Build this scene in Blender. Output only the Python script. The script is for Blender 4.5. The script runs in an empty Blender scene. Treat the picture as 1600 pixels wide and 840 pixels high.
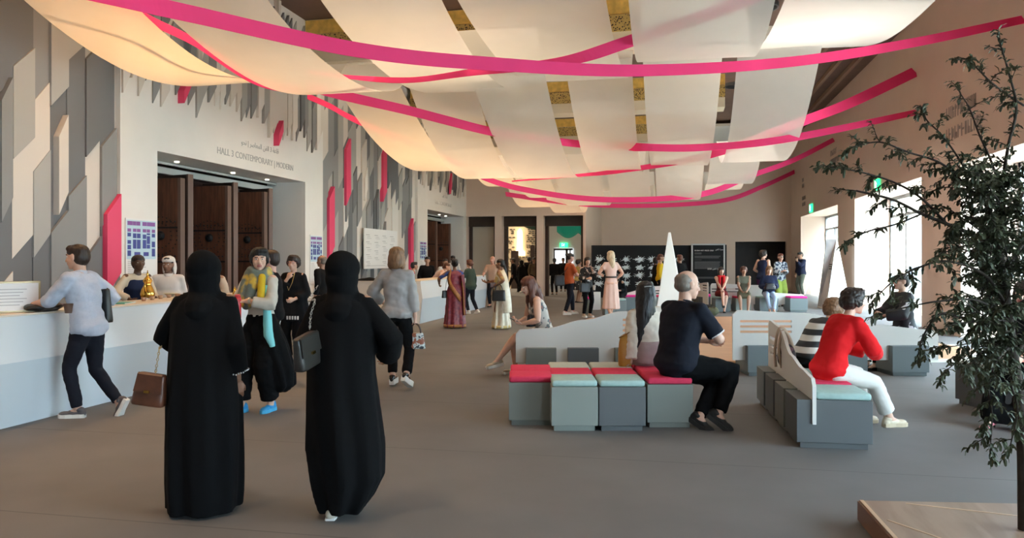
import bpy, bmesh, math, random
from mathutils import Vector, Matrix, noise, Quaternion
SC = bpy.context.scene
COL = SC.collection
PI = math.pi
# ---------------------------------------------------------------- camera, world, light
A = math.atan(250/1200); CA = math.cos(A); SA = math.sin(A); EYE = 1.55
def W(X, Y, z=0.0):                       # across / ahead of the viewer -> room axes
    return Vector((X*CA - Y*SA, X*SA + Y*CA, z))
def P(px, py, Y):                         # point of the place seen at a pixel, at a distance
    return W((px-800)/1200*Y, Y, EYE + (405-py)/1200*Y)
def G(px, py, z=0.0):                     # the same on the level z
    Y = (EYE-z)*1200/(py-405)
    return W((px-800)/1200*Y, Y, z)
cam = bpy.data.cameras.new('camera'); camo = bpy.data.objects.new('camera', cam); COL.objects.link(camo)
cam.sensor_width = 36; cam.lens = 27; cam.shift_y = -15/1600; cam.clip_end = 300; cam.clip_start = 0.05
camo.location = (0, 0, EYE); camo.rotation_euler = (PI/2, 0, A); SC.camera = camo
SC.view_settings.view_transform = 'Standard'; SC.view_settings.look = 'None'
SC.view_settings.gamma = 1; SC.view_settings.use_curve_mapping = False
SC.view_settings.exposure = 0.62
SC.cycles.max_bounces = 8; SC.cycles.diffuse_bounces = 5; SC.cycles.transparent_max_bounces = 16
SC.cycles.sample_clamp_indirect = 6
wd = bpy.data.worlds.new('sky'); SC.world = wd; wd.use_nodes = True
bg = wd.node_tree.nodes['Background']; bg.inputs[0].default_value = (0.64, 0.81, 1.0, 1); bg.inputs[1].default_value = 15
def lamp(kind, name, loc, rot, energy, color=(1,1,1), **k):
    l = bpy.data.lights.new(name, kind); l.energy = energy; l.color = color
    for a, b in k.items(): setattr(l, a, b)
    o = bpy.data.objects.new(name, l); COL.objects.link(o); o.location = loc; o.rotation_euler = rot
    return o
sun_dir = Vector((0.22, -0.62, 0.76))
lamp('SUN', 'sun', (20,-10,30), sun_dir.to_track_quat('Z','Y').to_euler(), 22.0, (1, .95, .88), angle=math.radians(1.0))
WU = 5.63; WOUT = 6.74; LU = -8.7; CEIL = 7.27; VF = 31.7; VR = 39.0; WTOP = 3.45
WIN = [(-9.5, -2.5), (0.6, 7.2), (10.2, 16.8), (19.25, 25.87), (28.4, 36.2)]
for a, b in WIN:
    o = lamp('AREA', 'window_daylight', (WOUT+.3, (a+b)/2, WTOP/2), (0, PI/2, 0), 1, shape='RECTANGLE', size=WTOP, size_y=b-a)
    o.data.cycles.is_portal = True
LAMPS = [(-6.4,4,150,(1,.56,.24)), (-6.4,9,190,(1,.56,.24)), (-5.2,14.5,200,(1,.60,.28)), (-5.2,20,150,(1,.64,.32)), (-5.2,27,150,(1,.60,.32)),
         (-3,3,100,(1,.72,.46)), (-3,9,120,(1,.74,.5)), (-3,15,130,(1,.76,.52)), (-3,22,90,(1,.70,.45)), (-3,29,110,(1,.62,.38)),
         (2,4,110,(1,.94,.87)), (2,11,140,(1,.94,.87)), (2,18,150,(1,.93,.85)), (2,26,110,(1,.78,.6)), (1,35,90,(1,.66,.45))]
for u, v, e, c in LAMPS:
    lamp('AREA', 'ceiling_lamp_light', (u, v, CEIL-.12), (0,0,0), e*.30, c, shape='DISK', size=.6, spread=math.radians(105))
# ---------------------------------------------------------------- materials
MATS = {}
def mat(name, col, rough=.6, metal=0., var=0., scale=8., bump=0., alpha=None, emit=None, estr=1., spec=None, stretch=None, sheen=0, detail=4):
    if name in MATS: return MATS[name]
    m = bpy.data.materials.new(name); m.use_nodes = True; nt = m.node_tree; N = nt.nodes; L = nt.links
    b = N['Principled BSDF']; b.inputs['Roughness'].default_value = rough; b.inputs['Metallic'].default_value = metal
    b.inputs['Base Color'].default_value = (*col, 1)
    if spec is None and rough >= .8: spec = .15
    if spec is not None: b.inputs['Specular IOR Level'].default_value = spec
    if sheen: b.inputs['Sheen Weight'].default_value = sheen
    if emit: b.inputs['Emission Color'].default_value = (*emit, 1); b.inputs['Emission Strength'].default_value = estr
    if var or bump:
        tc = N.new('ShaderNodeTexCoord'); mp = N.new('ShaderNodeMapping'); L.new(tc.outputs['Object'], mp.inputs[0])
        if stretch: mp.inputs['Scale'].default_value = stretch
        n = N.new('ShaderNodeTexNoise'); n.inputs['Scale'].default_value = scale; n.inputs['Detail'].default_value = detail
        L.new(mp.outputs[0], n.inputs['Vector'])
        if var:
            r = N.new('ShaderNodeValToRGB'); r.color_ramp.elements[0].position = .3; r.color_ramp.elements[1].position = .7
            r.color_ramp.elements[0].color = (*[c*(1-var) for c in col], 1); r.color_ramp.elements[1].color = (*[min(1, c*(1+var)) for c in col], 1)
            L.new(n.outputs[0], r.inputs[0]); L.new(r.outputs[0], b.inputs['Base Color'])
        if bump:
            bp = N.new('ShaderNodeBump'); bp.inputs['Strength'].default_value = bump; bp.inputs['Distance'].default_value = .01
            L.new(n.outputs[0], bp.inputs['Height']); L.new(bp.outputs[0], b.inputs['Normal'])
    MATS[name] = m; return m
def mat_pattern(name, c0, c1, scale, thr=.5, kind='noise', rough=.7, c2=None, stretch=None, width=.04):
    """two or three fabric colours in hard-edged patches"""
    if name in MATS: return MATS[name]
    m = mat(name, c0, rough); nt = m.node_tree; N = nt.nodes; L = nt.links; b = N['Principled BSDF']
    tc = N.new('ShaderNodeTexCoord'); mp = N.new('ShaderNodeMapping'); L.new(tc.outputs['Object'], mp.inputs[0])
    if stretch: mp.inputs['Scale'].default_value = stretch
    if kind == 'noise': n = N.new('ShaderNodeTexNoise'); n.inputs['Scale'].default_value = scale; n.inputs['Detail'].default_value = 2; out = n.outputs[0]
    elif kind == 'voronoi': n = N.new('ShaderNodeTexVoronoi'); n.inputs['Scale'].default_value = scale; out = n.outputs['Distance']
    else: n = N.new('ShaderNodeTexWave'); n.inputs['Scale'].default_value = scale; n.inputs['Distortion'].default_value = .6; n.bands_direction = kind; out = n.outputs['Fac']
    L.new(mp.outputs[0], n.inputs['Vector'])
    r = N.new('ShaderNodeValToRGB'); e = r.color_ramp.elements
    e[0].position = thr-width/2; e[0].color = (*c0, 1); e[1].position = thr+width/2; e[1].color = (*c1, 1)
    if c2: k = e.new(min(.98, thr+.12)); k.color = (*c1, 1); k = e.new(min(1, thr+.14)); k.color = (*c2, 1)
    L.new(out, r.inputs[0]); L.new(r.outputs[0], b.inputs['Base Color'])
    return m
def mat_cloth(name, col, trans, tcol=None, var=.04, rough=.9):
    if name in MATS: return MATS[name]
    m = bpy.data.materials.new(name); m.use_nodes = True; nt = m.node_tree; N = nt.nodes; L = nt.links
    N.remove(N['Principled BSDF']); out = N['Material Output']
    d = N.new('ShaderNodeBsdfDiffuse'); t = N.new('ShaderNodeBsdfTranslucent'); x = N.new('ShaderNodeMixShader')
    tp = N.new('ShaderNodeBsdfTransparent'); x2 = N.new('ShaderNodeMixShader'); x2.inputs[0].default_value = .24 if name == 'canopy_fabric' else .08
    tc = N.new('ShaderNodeTexCoord'); n = N.new('ShaderNodeTexNoise'); n.inputs['Scale'].default_value = 3; n.inputs['Detail'].default_value = 6
    L.new(tc.outputs['Object'], n.inputs['Vector'])
    r = N.new('ShaderNodeValToRGB'); r.color_ramp.elements[0].color = (*[c*(1-var) for c in col], 1); r.color_ramp.elements[1].color = (*[min(1, c*(1+var)) for c in col], 1)
    r.color_ramp.elements[0].position = .3; r.color_ramp.elements[1].position = .7
    L.new(n.outputs[0], r.inputs[0]); L.new(r.outputs[0], d.inputs[0])
    t.inputs[0].default_value = (*(tcol or col), 1); x.inputs[0].default_value = trans
    L.new(d.outputs[0], x.inputs[1]); L.new(t.outputs[0], x.inputs[2])
    L.new(x.outputs[0], x2.inputs[1]); L.new(tp.outputs[0], x2.inputs[2]); L.new(x2.outputs[0], out.inputs[0])
    MATS[name] = m; return m
def mat_glass(name, tint=(.93,.97,.96)):
    if name in MATS: return MATS[name]
    m = bpy.data.materials.new(name); m.use_nodes = True; nt = m.node_tree; N = nt.nodes; L = nt.links
    N.remove(N['Principled BSDF']); out = N['Material Output']
    t = N.new('ShaderNodeBsdfTransparent'); t.inputs[0].default_value = (*tint, 1)
    g = N.new('ShaderNodeBsdfGlossy'); g.inputs['Roughness'].default_value = .02
    x = N.new('ShaderNodeMixShader'); x.inputs[0].default_value = .05
    L.new(t.outputs[0], x.inputs[1]); L.new(g.outputs[0], x.inputs[2]); L.new(x.outputs[0], out.inputs[0])
    MATS[name] = m; return m
def mat_wood(name, c0, c1, scale=2.0, rough=.45, axis=(1,12,12)):
    if name in MATS: return MATS[name]
    m = mat(name, c0, rough); nt = m.node_tree; N = nt.nodes; L = nt.links; b = N['Principled BSDF']
    tc = N.new('ShaderNodeTexCoord'); mp = N.new('ShaderNodeMapping'); mp.inputs['Scale'].default_value = axis
    n = N.new('ShaderNodeTexNoise'); n.inputs['Scale'].default_value = scale; n.inputs['Detail'].default_value = 8; n.inputs['Distortion'].default_value = .6
    L.new(tc.outputs['Object'], mp.inputs[0]); L.new(mp.outputs[0], n.inputs['Vector'])
    r = N.new('ShaderNodeValToRGB'); r.color_ramp.elements[0].position = .35; r.color_ramp.elements[1].position = .65
    r.color_ramp.elements[0].color = (*c0, 1); r.color_ramp.elements[1].color = (*c1, 1)
    L.new(n.outputs[0], r.inputs[0]); L.new(r.outputs[0], b.inputs['Base Color']); return m
# ---------------------------------------------------------------- mesh collector
class MB:
    def __init__(s): s.v = []; s.f = []; s.m = []; s.mi = 0
    def add(s, vs, fs, mi=None):
        o = len(s.v); s.v += [tuple(p) for p in vs]; s.f += [tuple(o+i for i in f) for f in fs]
        s.m += [s.mi if mi is None else mi]*len(fs); return s
    def box(s, x0, x1, y0, y1, z0, z1, M=None, mi=None):
        vs = [Vector(p) for p in ((x0,y0,z0),(x1,y0,z0),(x1,y1,z0),(x0,y1,z0),(x0,y0,z1),(x1,y0,z1),(x1,y1,z1),(x0,y1,z1))]
        if M is not None: vs = [M @ p for p in vs]
        return s.add(vs, [(0,3,2,1),(4,5,6,7),(0,1,5,4),(1,2,6,5),(2,3,7,6),(3,0,4,7)], mi)
    def prism(s, poly, z0, z1, M=None, mi=None):      # poly in xy, extruded in z
        n = len(poly); vs = [Vector((x,y,z0)) for x,y in poly] + [Vector((x,y,z1)) for x,y in poly]
        if M is not None: vs = [M @ p for p in vs]
        return s.add(vs, [tuple(range(n-1,-1,-1)), tuple(range(n,2*n))] + [(i,(i+1)%n,n+(i+1)%n,n+i) for i in range(n)], mi)
    def loft(s, rings, cap=True, close=True, mi=None):
        n = len(rings[0]); vs = [p for r in rings for p in r]; fs = []
        for k in range(len(rings)-1):
            for i in range(n if close else n-1):
                j = (i+1) % n; fs.append((k*n+i, k*n+j, (k+1)*n+j, (k+1)*n+i))
        if cap: fs.append(tuple(range(n-1,-1,-1))); fs.append(tuple((len(rings)-1)*n+i for i in range(n)))
        return s.add(vs, fs, mi)
    def tube(s, pts, r, n=8, cap=True, mi=None):
        pts = [Vector(p) for p in pts]; rr = r if isinstance(r, (list,tuple)) else [r]*len(pts); rings = []
        t = (pts[1]-pts[0]).normalized(); up = Vector((0,0,1)) if abs(t.z) < .9 else Vector((1,0,0)); a = t.cross(up).normalized()
        for k, p in enumerate(pts):
            t = (pts[min(k+1,len(pts)-1)]-pts[max(k-1,0)]).normalized(); a = (a - t*a.dot(t)).normalized(); b = t.cross(a)
            rings.append([p + (a*math.cos(2*PI*i/n) + b*math.sin(2*PI*i/n))*rr[k] for i in range(n)])
        return s.loft(rings, cap, True, mi)
    def ell(s, c, r, M=None, n=16, k=10, mi=None):
        rings = []; c = Vector(c)
        for j in range(k+1):
            th = PI*(j if 0 < j < k else (j + (.06 if j == 0 else -.06)))/k
            ring = [Vector((r[0]*math.sin(th)*math.cos(2*PI*i/n), r[1]*math.sin(th)*math.sin(2*PI*i/n), -r[2]*math.cos(th))) for i in range(n)]
            rings.append([c + ((M @ p) if M is not None else p) for p in ring])
        return s.loft(rings, True, True, mi)
    def cone(s, p0, r0, p1, r1, n=14, mi=None):       # round-ended tapered limb
        p0, p1 = Vector(p0), Vector(p1); t = (p1-p0); ln = t.length or 1e-4; t = t/ln
        pts = []; rr = []
        for q in (0.98, .8, .5, 0): pts.append(p0 - t*r0*q); rr.append(r0*math.sqrt(max(.0004, 1-q*q)))
        for q in (0, .5, .8, 0.98): pts.append(p1 + t*r1*q); rr.append(r1*math.sqrt(max(.0004, 1-q*q)))
        return s.tube(pts, rr, n, True, mi)
    def lathe(s, prof, c=(0,0,0), n=24, M=None, mi=None):
        c = Vector(c); rings = []
        for r, z in prof:
            ring = [Vector((r*math.cos(2*PI*i/n), r*math.sin(2*PI*i/n), z)) for i in range(n)]
            rings.append([c + ((M @ p) if M is not None else p) for p in ring])
        return s.loft(rings, True, True, mi)
    def mesh(s, name):
        me = bpy.data.meshes.new(name); me.from_pydata(s.v, [], s.f); me.update()
        for p, k in zip(me.polygons, s.m): p.material_index = k
        return me
def obj(name, mb, mats, parent=None, smooth=False, bevel=0, kind=None, label=None, cat=None, group=None, seg=2, sub=0, auto=None):
    me = mb.mesh(name) if isinstance(mb, MB) else mb
    bm = bmesh.new(); bm.from_mesh(me); bmesh.ops.recalc_face_normals(bm, faces=bm.faces); bm.to_mesh(me); bm.free()
    for m in (mats if isinstance(mats, (list, tuple)) else [mats]): me.materials.append(m)
    if smooth: me.polygons.foreach_set('use_smooth', [True]*len(me.polygons))
    o = bpy.data.objects.new(name, me); COL.objects.link(o)
    if parent is not None: o.parent = parent
    if bevel:
        md = o.modifiers.new('b', 'BEVEL'); md.width = bevel; md.segments = seg; md.limit_method = 'ANGLE'
    if sub: md = o.modifiers.new('s', 'SUBSURF'); md.levels = sub; md.render_levels = sub
    return tag(o, label, cat, group, kind)
def tag(o, label=None, cat=None, group=None, kind=None):
    if label: o['label'] = label
    if cat: o['category'] = cat
    if group: o['group'] = group
    if kind: o['kind'] = kind
    return o
def thing(name, label, cat, loc=(0,0,0), rz=0, group=None):
    o = bpy.data.objects.new(name, None); COL.objects.link(o); o.location = loc; o.rotation_euler = (0,0,rz); o.empty_display_size = .2
    return tag(o, label, cat, group)
def struct(name, mb, m, parent=None, **k): return obj(name, mb, m, parent, kind='structure', **k)
def text_mesh(body, size, M, depth=.004, align='LEFT', space=1.0):
    cu = bpy.data.curves.new('lettering', 'FONT'); cu.body = body; cu.size = size; cu.extrude = depth/2; cu.align_x = align; cu.space_character = space
    cu.resolution_u = 3
    to = bpy.data.objects.new('lettering', cu); COL.objects.link(to); bpy.context.view_layer.update()
    me = bpy.data.meshes.new_from_object(to.evaluated_get(bpy.context.evaluated_depsgraph_get()))
    bpy.data.objects.remove(to); bpy.data.curves.remove(cu); me.transform(M); me.materials.clear(); return me
def frame_M(o, x, y):                     # local x, y axes and origin -> matrix (z = x cross y)
    x = Vector(x).normalized(); y = Vector(y).normalized(); z = x.cross(y)
    return Matrix(((x.x,y.x,z.x,o[0]),(x.y,y.y,z.y,o[1]),(x.z,y.z,z.z,o[2]),(0,0,0,1)))
M_white = mat('white_paint', (.80,.78,.75), .65, var=.02, scale=2)
M_wallw = mat('wall_plaster', (.78,.76,.73), .75, var=.02, scale=1.5)
M_wallb = mat('beige_plaster', (.70,.57,.49), .8, var=.02, scale=1.5)
M_floor = mat('grey_carpet', (.148,.142,.139), .72, spec=.5, var=.10, scale=1.2, bump=.25, detail=10)
_nt = M_floor.node_tree; _b = _nt.nodes['Principled BSDF']; _src = _b.inputs['Base Color'].links[0].from_socket      # seams between the carpet widths
_tc = _nt.nodes.new('ShaderNodeTexCoord'); _sp = _nt.nodes.new('ShaderNodeSeparateXYZ'); _nt.links.new(_tc.outputs['Object'], _sp.inputs[0])
_m = _nt.nodes.new('ShaderNodeMath'); _m.operation = 'PINGPONG'; _m.inputs[1].default_value = 1.0; _nt.links.new(_sp.outputs['Y'], _m.inputs[0])
_l = _nt.nodes.new('ShaderNodeMath'); _l.operation = 'LESS_THAN'; _l.inputs[1].default_value = .006; _nt.links.new(_m.outputs[0], _l.inputs[0])
_x = _nt.nodes.new('ShaderNodeMixRGB'); _x.inputs[2].default_value = (.09,.088,.087,1); _nt.links.new(_l.outputs[0], _x.inputs[0]); _nt.links.new(_src, _x.inputs[1]); _nt.links.new(_x.outputs[0], _b.inputs['Base Color'])
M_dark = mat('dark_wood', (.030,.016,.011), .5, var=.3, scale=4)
M_brown = mat('brown_ceiling', (.16,.10,.075), .7, var=.1, scale=2)
M_frame = mat('dark_metal_frame', (.10,.11,.12), .4, metal=.5)
# ---------------------------------------------------------------- room shell
b = MB(); b.box(-14, WOUT, -8, VR+1, -.1, 0); b.box(-18,-14,VF,VF+18,-.1,0); b.box(-14,8,VR+1,VR+30,-.1,0); struct('floor', b, M_floor)
def wall_holes(name, axis, c0, c1, a0, a1, z1, holes, m, z0=0.0):
    """wall slab between c0 and c1 thick, running a0..a1, with full-depth openings (a,b,top,bottom)"""
    b = MB(); cur = a0
    def bx(p, q, zz0, zz1):
        if q-p < 1e-4 or zz1-zz0 < 1e-4: return
        if axis == 'v': b.box(c0, c1, p, q, zz0, zz1)
        else: b.box(p, q, c0, c1, zz0, zz1)
    for h in sorted(holes):
        bx(cur, h[0], z0, z1); bx(h[0], h[1], h[2], z1)
        cur = h[1]
    bx(cur, a1, z0, z1); return struct(name, b, m)
wall_holes('wall_right', 'v', WU, WOUT, -10, VR, CEIL+.3, [(a, q, WTOP) for a, q in WIN], M_wallb)
wall_holes('wall_left', 'v', LU-.9, LU, -8, VF, CEIL+.3, [(11.6, 17.0, 3.4), (26.4, 31.3, 3.35)], M_wallw)
def Ux(px, v):
    r = (px-800)/1200; return v*(CA*r - SA)/(CA + SA*r)     # u at which pixel column px meets the plane v
d1 = (Ux(727,VF)+.05, Ux(773,VF)); d2 = (Ux(784,VF), Ux(838.5,VF)); d3 = (Ux(849,VF), Ux(911,VF)); DT = 3.38
wall_holes('wall_far', 'u', VF, VF+.8, LU-.9, d3[1]+.12, CEIL+.3, [(d1[0],d1[1],DT),(d2[0],d2[1],DT),(d3[0],d3[1],DT)], M_wallb)
o1 = (Ux(1149,VR), Ux(1229,VR))
wall_holes('wall_back', 'u', VR, VR+.4, d3[1]+.12, WOUT, CEIL+.3, [(o1[0], min(o1[1], WU-.1), 2.42)], M_wallb)
b = MB(); b.box(d3[1]+.04, d3[1]+.12, VF+.8, VR+.4, 0, CEIL+.3); struct('wall_recess', b, M_wallb)
b = MB(); b.box(LU-.9, WOUT, -8.3, -8, 0, CEIL+.3); struct('wall_behind', b, M_wallw)
b = MB(); b.box(LU-.9, WOUT, -8.3, VR+.4, CEIL, CEIL+.3); struct('ceiling', b, M_brown)
# dark vestibules behind the wooden doors and the low opening
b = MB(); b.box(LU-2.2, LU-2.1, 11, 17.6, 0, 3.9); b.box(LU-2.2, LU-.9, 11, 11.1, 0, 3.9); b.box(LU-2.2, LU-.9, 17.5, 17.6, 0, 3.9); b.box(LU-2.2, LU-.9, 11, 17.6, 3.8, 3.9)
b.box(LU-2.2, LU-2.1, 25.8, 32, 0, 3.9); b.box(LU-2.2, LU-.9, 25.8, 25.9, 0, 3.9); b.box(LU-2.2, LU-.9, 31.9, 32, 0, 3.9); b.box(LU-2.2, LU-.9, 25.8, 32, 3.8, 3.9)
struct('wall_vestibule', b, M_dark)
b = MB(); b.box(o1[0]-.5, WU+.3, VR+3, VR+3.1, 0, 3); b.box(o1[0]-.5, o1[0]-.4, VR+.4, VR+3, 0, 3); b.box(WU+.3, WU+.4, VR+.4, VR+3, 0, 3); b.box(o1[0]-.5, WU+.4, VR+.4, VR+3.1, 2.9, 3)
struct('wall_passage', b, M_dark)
# white door surrounds standing proud of the left wall
for (a, q, h0, h1, top) in [(10.7, 17.95, 11.6, 17.0, 3.4), (25.3, 31.7, 26.4, 31.3, 3.35)]:
    b = MB(); b.box(LU, LU+.1, a, h0, 0, CEIL); b.box(LU, LU+.1, h1, q, 0, CEIL); b.box(LU, LU+.1, h0, h1, top, CEIL)
    struct('trim_portal', b, M_white)
    b = MB(); b.box(LU-.85, LU-.75, h0, h1, top-.22, top-.1); b.box(LU-.7, LU-.65, h0, h1, top-.06, top-.02)
    struct('trim_lintel', b, mat('pale_grey_paint', (.45,.47,.46), .6))
    for vv in (h0+1.3, h0+3.2, h1-.8):
        b = MB(); b.lathe([(.045,0),(.04,.015),(.03,.02)], (LU-.45, vv, top-.021), 16)
        o = obj('downlight', b, mat('downlight_glow', (1,.95,.85), .4, emit=(1,.9,.7), estr=6), None, cat='ceiling light',
            label='small round downlight recessed above the %s doorway, %s' % ('near left' if a < 20 else 'far left', ['over its near end','at its middle','over its far end'][(vv > h0+1.4)+(vv > h0+3.3)]))
# far doorways: dark frames
bt = MB()
for (a, q) in (d1, d2, d3):
    bt.box(a, a+.14, VF+.45, VF+.72, 0, DT); bt.box(q-.14, q, VF+.45, VF+.72, 0, DT); bt.box(a, q, VF+.4, VF+.75, DT-.42, DT)
struct('trim_doorframes', bt, M_dark, bevel=.01)
b = MB(); b.box(d1[0]+.14, d1[1]-.14, VF+.55, VF+.6, 0, DT-.42); struct('door_1', b, mat('beige_door_panel', (.50,.46,.38), .35, var=.04, scale=.8))
# hall seen through the second doorway: a glowing textured wall; through the third: pale hall with an exit
HB = VF+16
b = MB(); b.box(-16, 3.0, HB+.01, HB+.2, 0, 7); struct('wall_hall', b, mat('hall_plaster', (.62,.62,.60), .8))
b = MB(); b.box(-16, -15.9, VF+.8, HB, 0, 7); b.box(2.5, 2.6, VR+.4, HB, 0, 7); b.box(-16, 2.6, VF+.8, HB, 7, 7.1); struct('wall_hall_sides', b, mat('hall_plaster', (.62,.62,.60), .8))
b = MB(); b.box(-16.1, LU-.9, VF+.6, VF+.8, 0, 7); struct('wall_hall_front', b, M_wallw)
lamp('AREA', 'hall_light', (-6.5, VF+8, 6.8), (0,0,0), 130, (1,.86,.68), shape='DISK', size=2)
lamp('AREA', 'hall_light', (-11, VF+5, 5.8), (0,0,0), 380, (1,.8,.55), shape='DISK', size=1)
# pale wall hung with rows of little dark paddles
Mt = mat('cream_hall_board', (.85,.72,.52), .7); Mdk = mat('small_dark_tiles', (.06,.05,.045), .6)
wx0, wx1 = -11.9, -7.4
def hallpt(px, Y): return W((px-800)/1200*Y, Y)
pa = W((797-800)/1200*41, 41); pb = W((841-800)/1200*41, 41)
d = (pb-pa).normalized(); nrm = Vector((d.y, -d.x, 0))
b = MB(); Mx = frame_M(pa - d*.3, d, (0,0,1)); ln = (pb-pa).length+.45
b.box(0, ln, 0, 5.2, -.15, 0, Mx)
scr = thing('display_wall', 'tall cream display wall covered in small dark shelves, seen through the middle far doorway', 'display wall', (0,0,0))
obj('backing', b, Mt, scr)
rnd = random.Random(4); b = MB()
z = .5
while z < 5.0:
    x = .05 + rnd.random()*.12
    while x < ln-.1:
        w = .06+rnd.random()*.10
        if rnd.random() < (.30 + .6*min(1, x/ln*1.3)) and not (.5 < x < 1.15 and 1.7 < z < 3.3): b.box(x, x+w, z, z+.045, 0, .06, Mx)
        x += w+.03+rnd.random()*.05
    z += .105
obj('small_shelf_rows', b, Mdk, scr, kind='stuff')
b = MB(); b.prism([(.55,0),(1.1,0),(1.1,.2),(.98,.3),(.95,1.3),(.83,1.45),(.7,1.3),(.67,.3),(.55,.2)], .0, .18, Mx @ Matrix.Translation((0,1.75,0)))
obj('lit_niche', b, mat('niche_glow', (1,.9,.7), .6, emit=(1,.78,.45), estr=2.2), scr)
b = MB(); b.box(.35,.75,0,2.0,0,.25,Mx); b.box(1.38,1.6,0,2.3,0,.25,Mx)
obj('dark_column', b, M_dark, scr)
# green cloth swag, exit door with sign in the hall behind door 3
Mg = mat_cloth('green_cloth', (.02,.30,.24), .5)
b = MB(); prof = []
for i in range(15):
    x = i/14; prof.append((870+42*x, 348 + (14+10*math.sin(x*2.6*PI/2.2)+ (18 if x > .82 else 0)*(x-.82)/.18)))
gY = 36.5
for k in range(2):
    for i in range(14):
        for (pp, qq) in ((prof[i], prof[i+1]),):
            y0, y1 = gY+k*1.2, gY+.35+k*1.2
            b.add([P(pp[0],340,y0), P(qq[0],340,y0), P(qq[0],qq[1]-k*4,y0+.1), P(pp[0],pp[1]-k*4,y0+.1)], [(0,1,2,3)])
obj('green_swag', b, Mg, None, smooth=True, label='green fabric swag hanging in the hall beyond the right far doorway', cat='fabric swag')
b = MB(); b2 = MB()
for k in range(2):
    c0 = P(797+22*k,352,36); 
    for i in range(10):
        t0, t1 = i/10, (i+1)/10
        f = lambda t: 22*math.sin(min(1,t*1.1)*PI*.5)*(1 if k else .9)
        x0, x1 = 806+34*t0, 806+34*t1
        if k == 0: b.add([P(x0,338,38), P(x1,338,38), P(x1,346+f(t1)*.65,38.2), P(x0,346+f(t0)*.65,38.2)], [(0,1,2,3)])
obj('dark_swag', b, mat_cloth('dark_green_cloth', (.015,.05,.04), .3), None, smooth=True, label='dark draped cloth hanging at the top of the middle far doorway', cat='fabric swag')
ex = thing('exit_door', 'bright glazed exit door with red trim seen far inside the right doorway', 'door', (0,0,0))
Yd = HB - 1.0
def wallpt(px, py, v): 
    u = Ux(px, v); Y = -u*SA + v*CA; return Vector((u, v, EYE+(405-py)/1200*Y))
q0, q1 = wallpt(866,388,HB-.1), wallpt(895,388,HB-.1)
b = MB(); b.box(q0.x, q1.x, HB-.06, HB, 0, q0.z)
obj('lit_pane', b, mat('daylit_pane', (.9,.95,1), .5, emit=(.8,.92,1), estr=1.6), ex)
b = MB()
for x in (q0.x, q0.x+.75, q0.x+1.0, q1.x-.35): b.box(x-.04, x+.04, HB-.12, HB-.05, 0, q0.z)
b.box(q0.x, q1.x, HB-.12, HB-.05, q0.z-.12, q0.z); obj('door_frame', b, M_dark, ex)
Mgreen = mat('exit_green', (.02,.75,.25), .5, emit=(.03,.95,.35), estr=1.3)
Mexw = mat('exit_white', (.9,1,.9), .5, emit=(.8,1,.85), estr=1.5)
def exit_sign(M, label, w=.34, h=.3):
    """double sided running-man exit sign; M: local x across, y up, z out"""
    t = thing('exit_sign', label, 'exit sign', M.translation.copy()); Ml = M.copy(); Ml.translation = (0,0,0)
    b = MB(); b.box(-w/2, w/2, 0, h, 0, .05, Ml); obj('sign_box', b, Mgreen, t, bevel=.006)
    b = MB()
    k = h/.3
    b.ell((Ml @ Vector((.03*k,.235*k,.055))), (.02*k,.02*k,.004), Ml.to_3x3(), 10, 6)
    for p, q in (((.02,.21),(-.01,.14)), ((-.01,.14),(.03,.10)), ((.03,.10),(.02,.05)), ((-.01,.14),(-.05,.10)), ((-.05,.10),(-.09,.10)), ((.02,.2),(.06,.16)), ((.01,.2),(-.04,.18))):
        b.tube([Ml @ Vector((p[0]*k,p[1]*k,.053)), Ml @ Vector((q[0]*k,q[1]*k,.053))], .012*k, 6)
    b.box(-.13*k,-.11*k,.05*k,.25*k,.05,.056,Ml); b.box(-.13*k,-.06*k,.24*k,.26*k,.05,.056,Ml)
    obj('pictogram', b, Mexw, t)
    return t
p = wallpt(881,386,HB-.1)
exit_sign(frame_M(p, (1,0,0), (0,0,1)), 'small green exit sign over the glazed door far inside the right doorway', .5, .28)
exit_sign(frame_M((WU-.02, 33.4, WTOP+.03), (0,-1,0), (0,0,1)), 'green exit sign above the farthest window opening', .55, .34)
exit_sign(frame_M((WU-.02, 23.0, WTOP+.03), (0,-1,0), (0,0,1)), 'green exit sign above the second window opening from the far end', .42, .30)
# ---------------------------------------------------------------- windows in the right wall
Mgl = mat_glass('window_glass')
Mfr = mat('grey_window_frame', (.22,.24,.25), .4, metal=.4)
for n, (a, q) in enumerate(WIN):
    b = MB(); u0, u1 = WOUT-.08, WOUT+.02; H = WTOP
    b.box(u0,u1,a,a+.1,0,H); b.box(u0,u1,q-.1,q,0,H); b.box(u0,u1,a,q,H-.1,H); b.box(u0,u1,a,q,H-.62,H-.54)
    k = 4
    for i in range(1, k): v = a+(q-a)*i/k; b.box(u0,u1,v-.06,v+.06,0,H-.6)
    w = struct('window_%d' % (n+1), b, Mfr)
    b = MB(); b.box(WOUT-.035, WOUT-.025, a+.08, q-.08, .02, H-.08); struct('glass_pane', b, Mgl, w)
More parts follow.
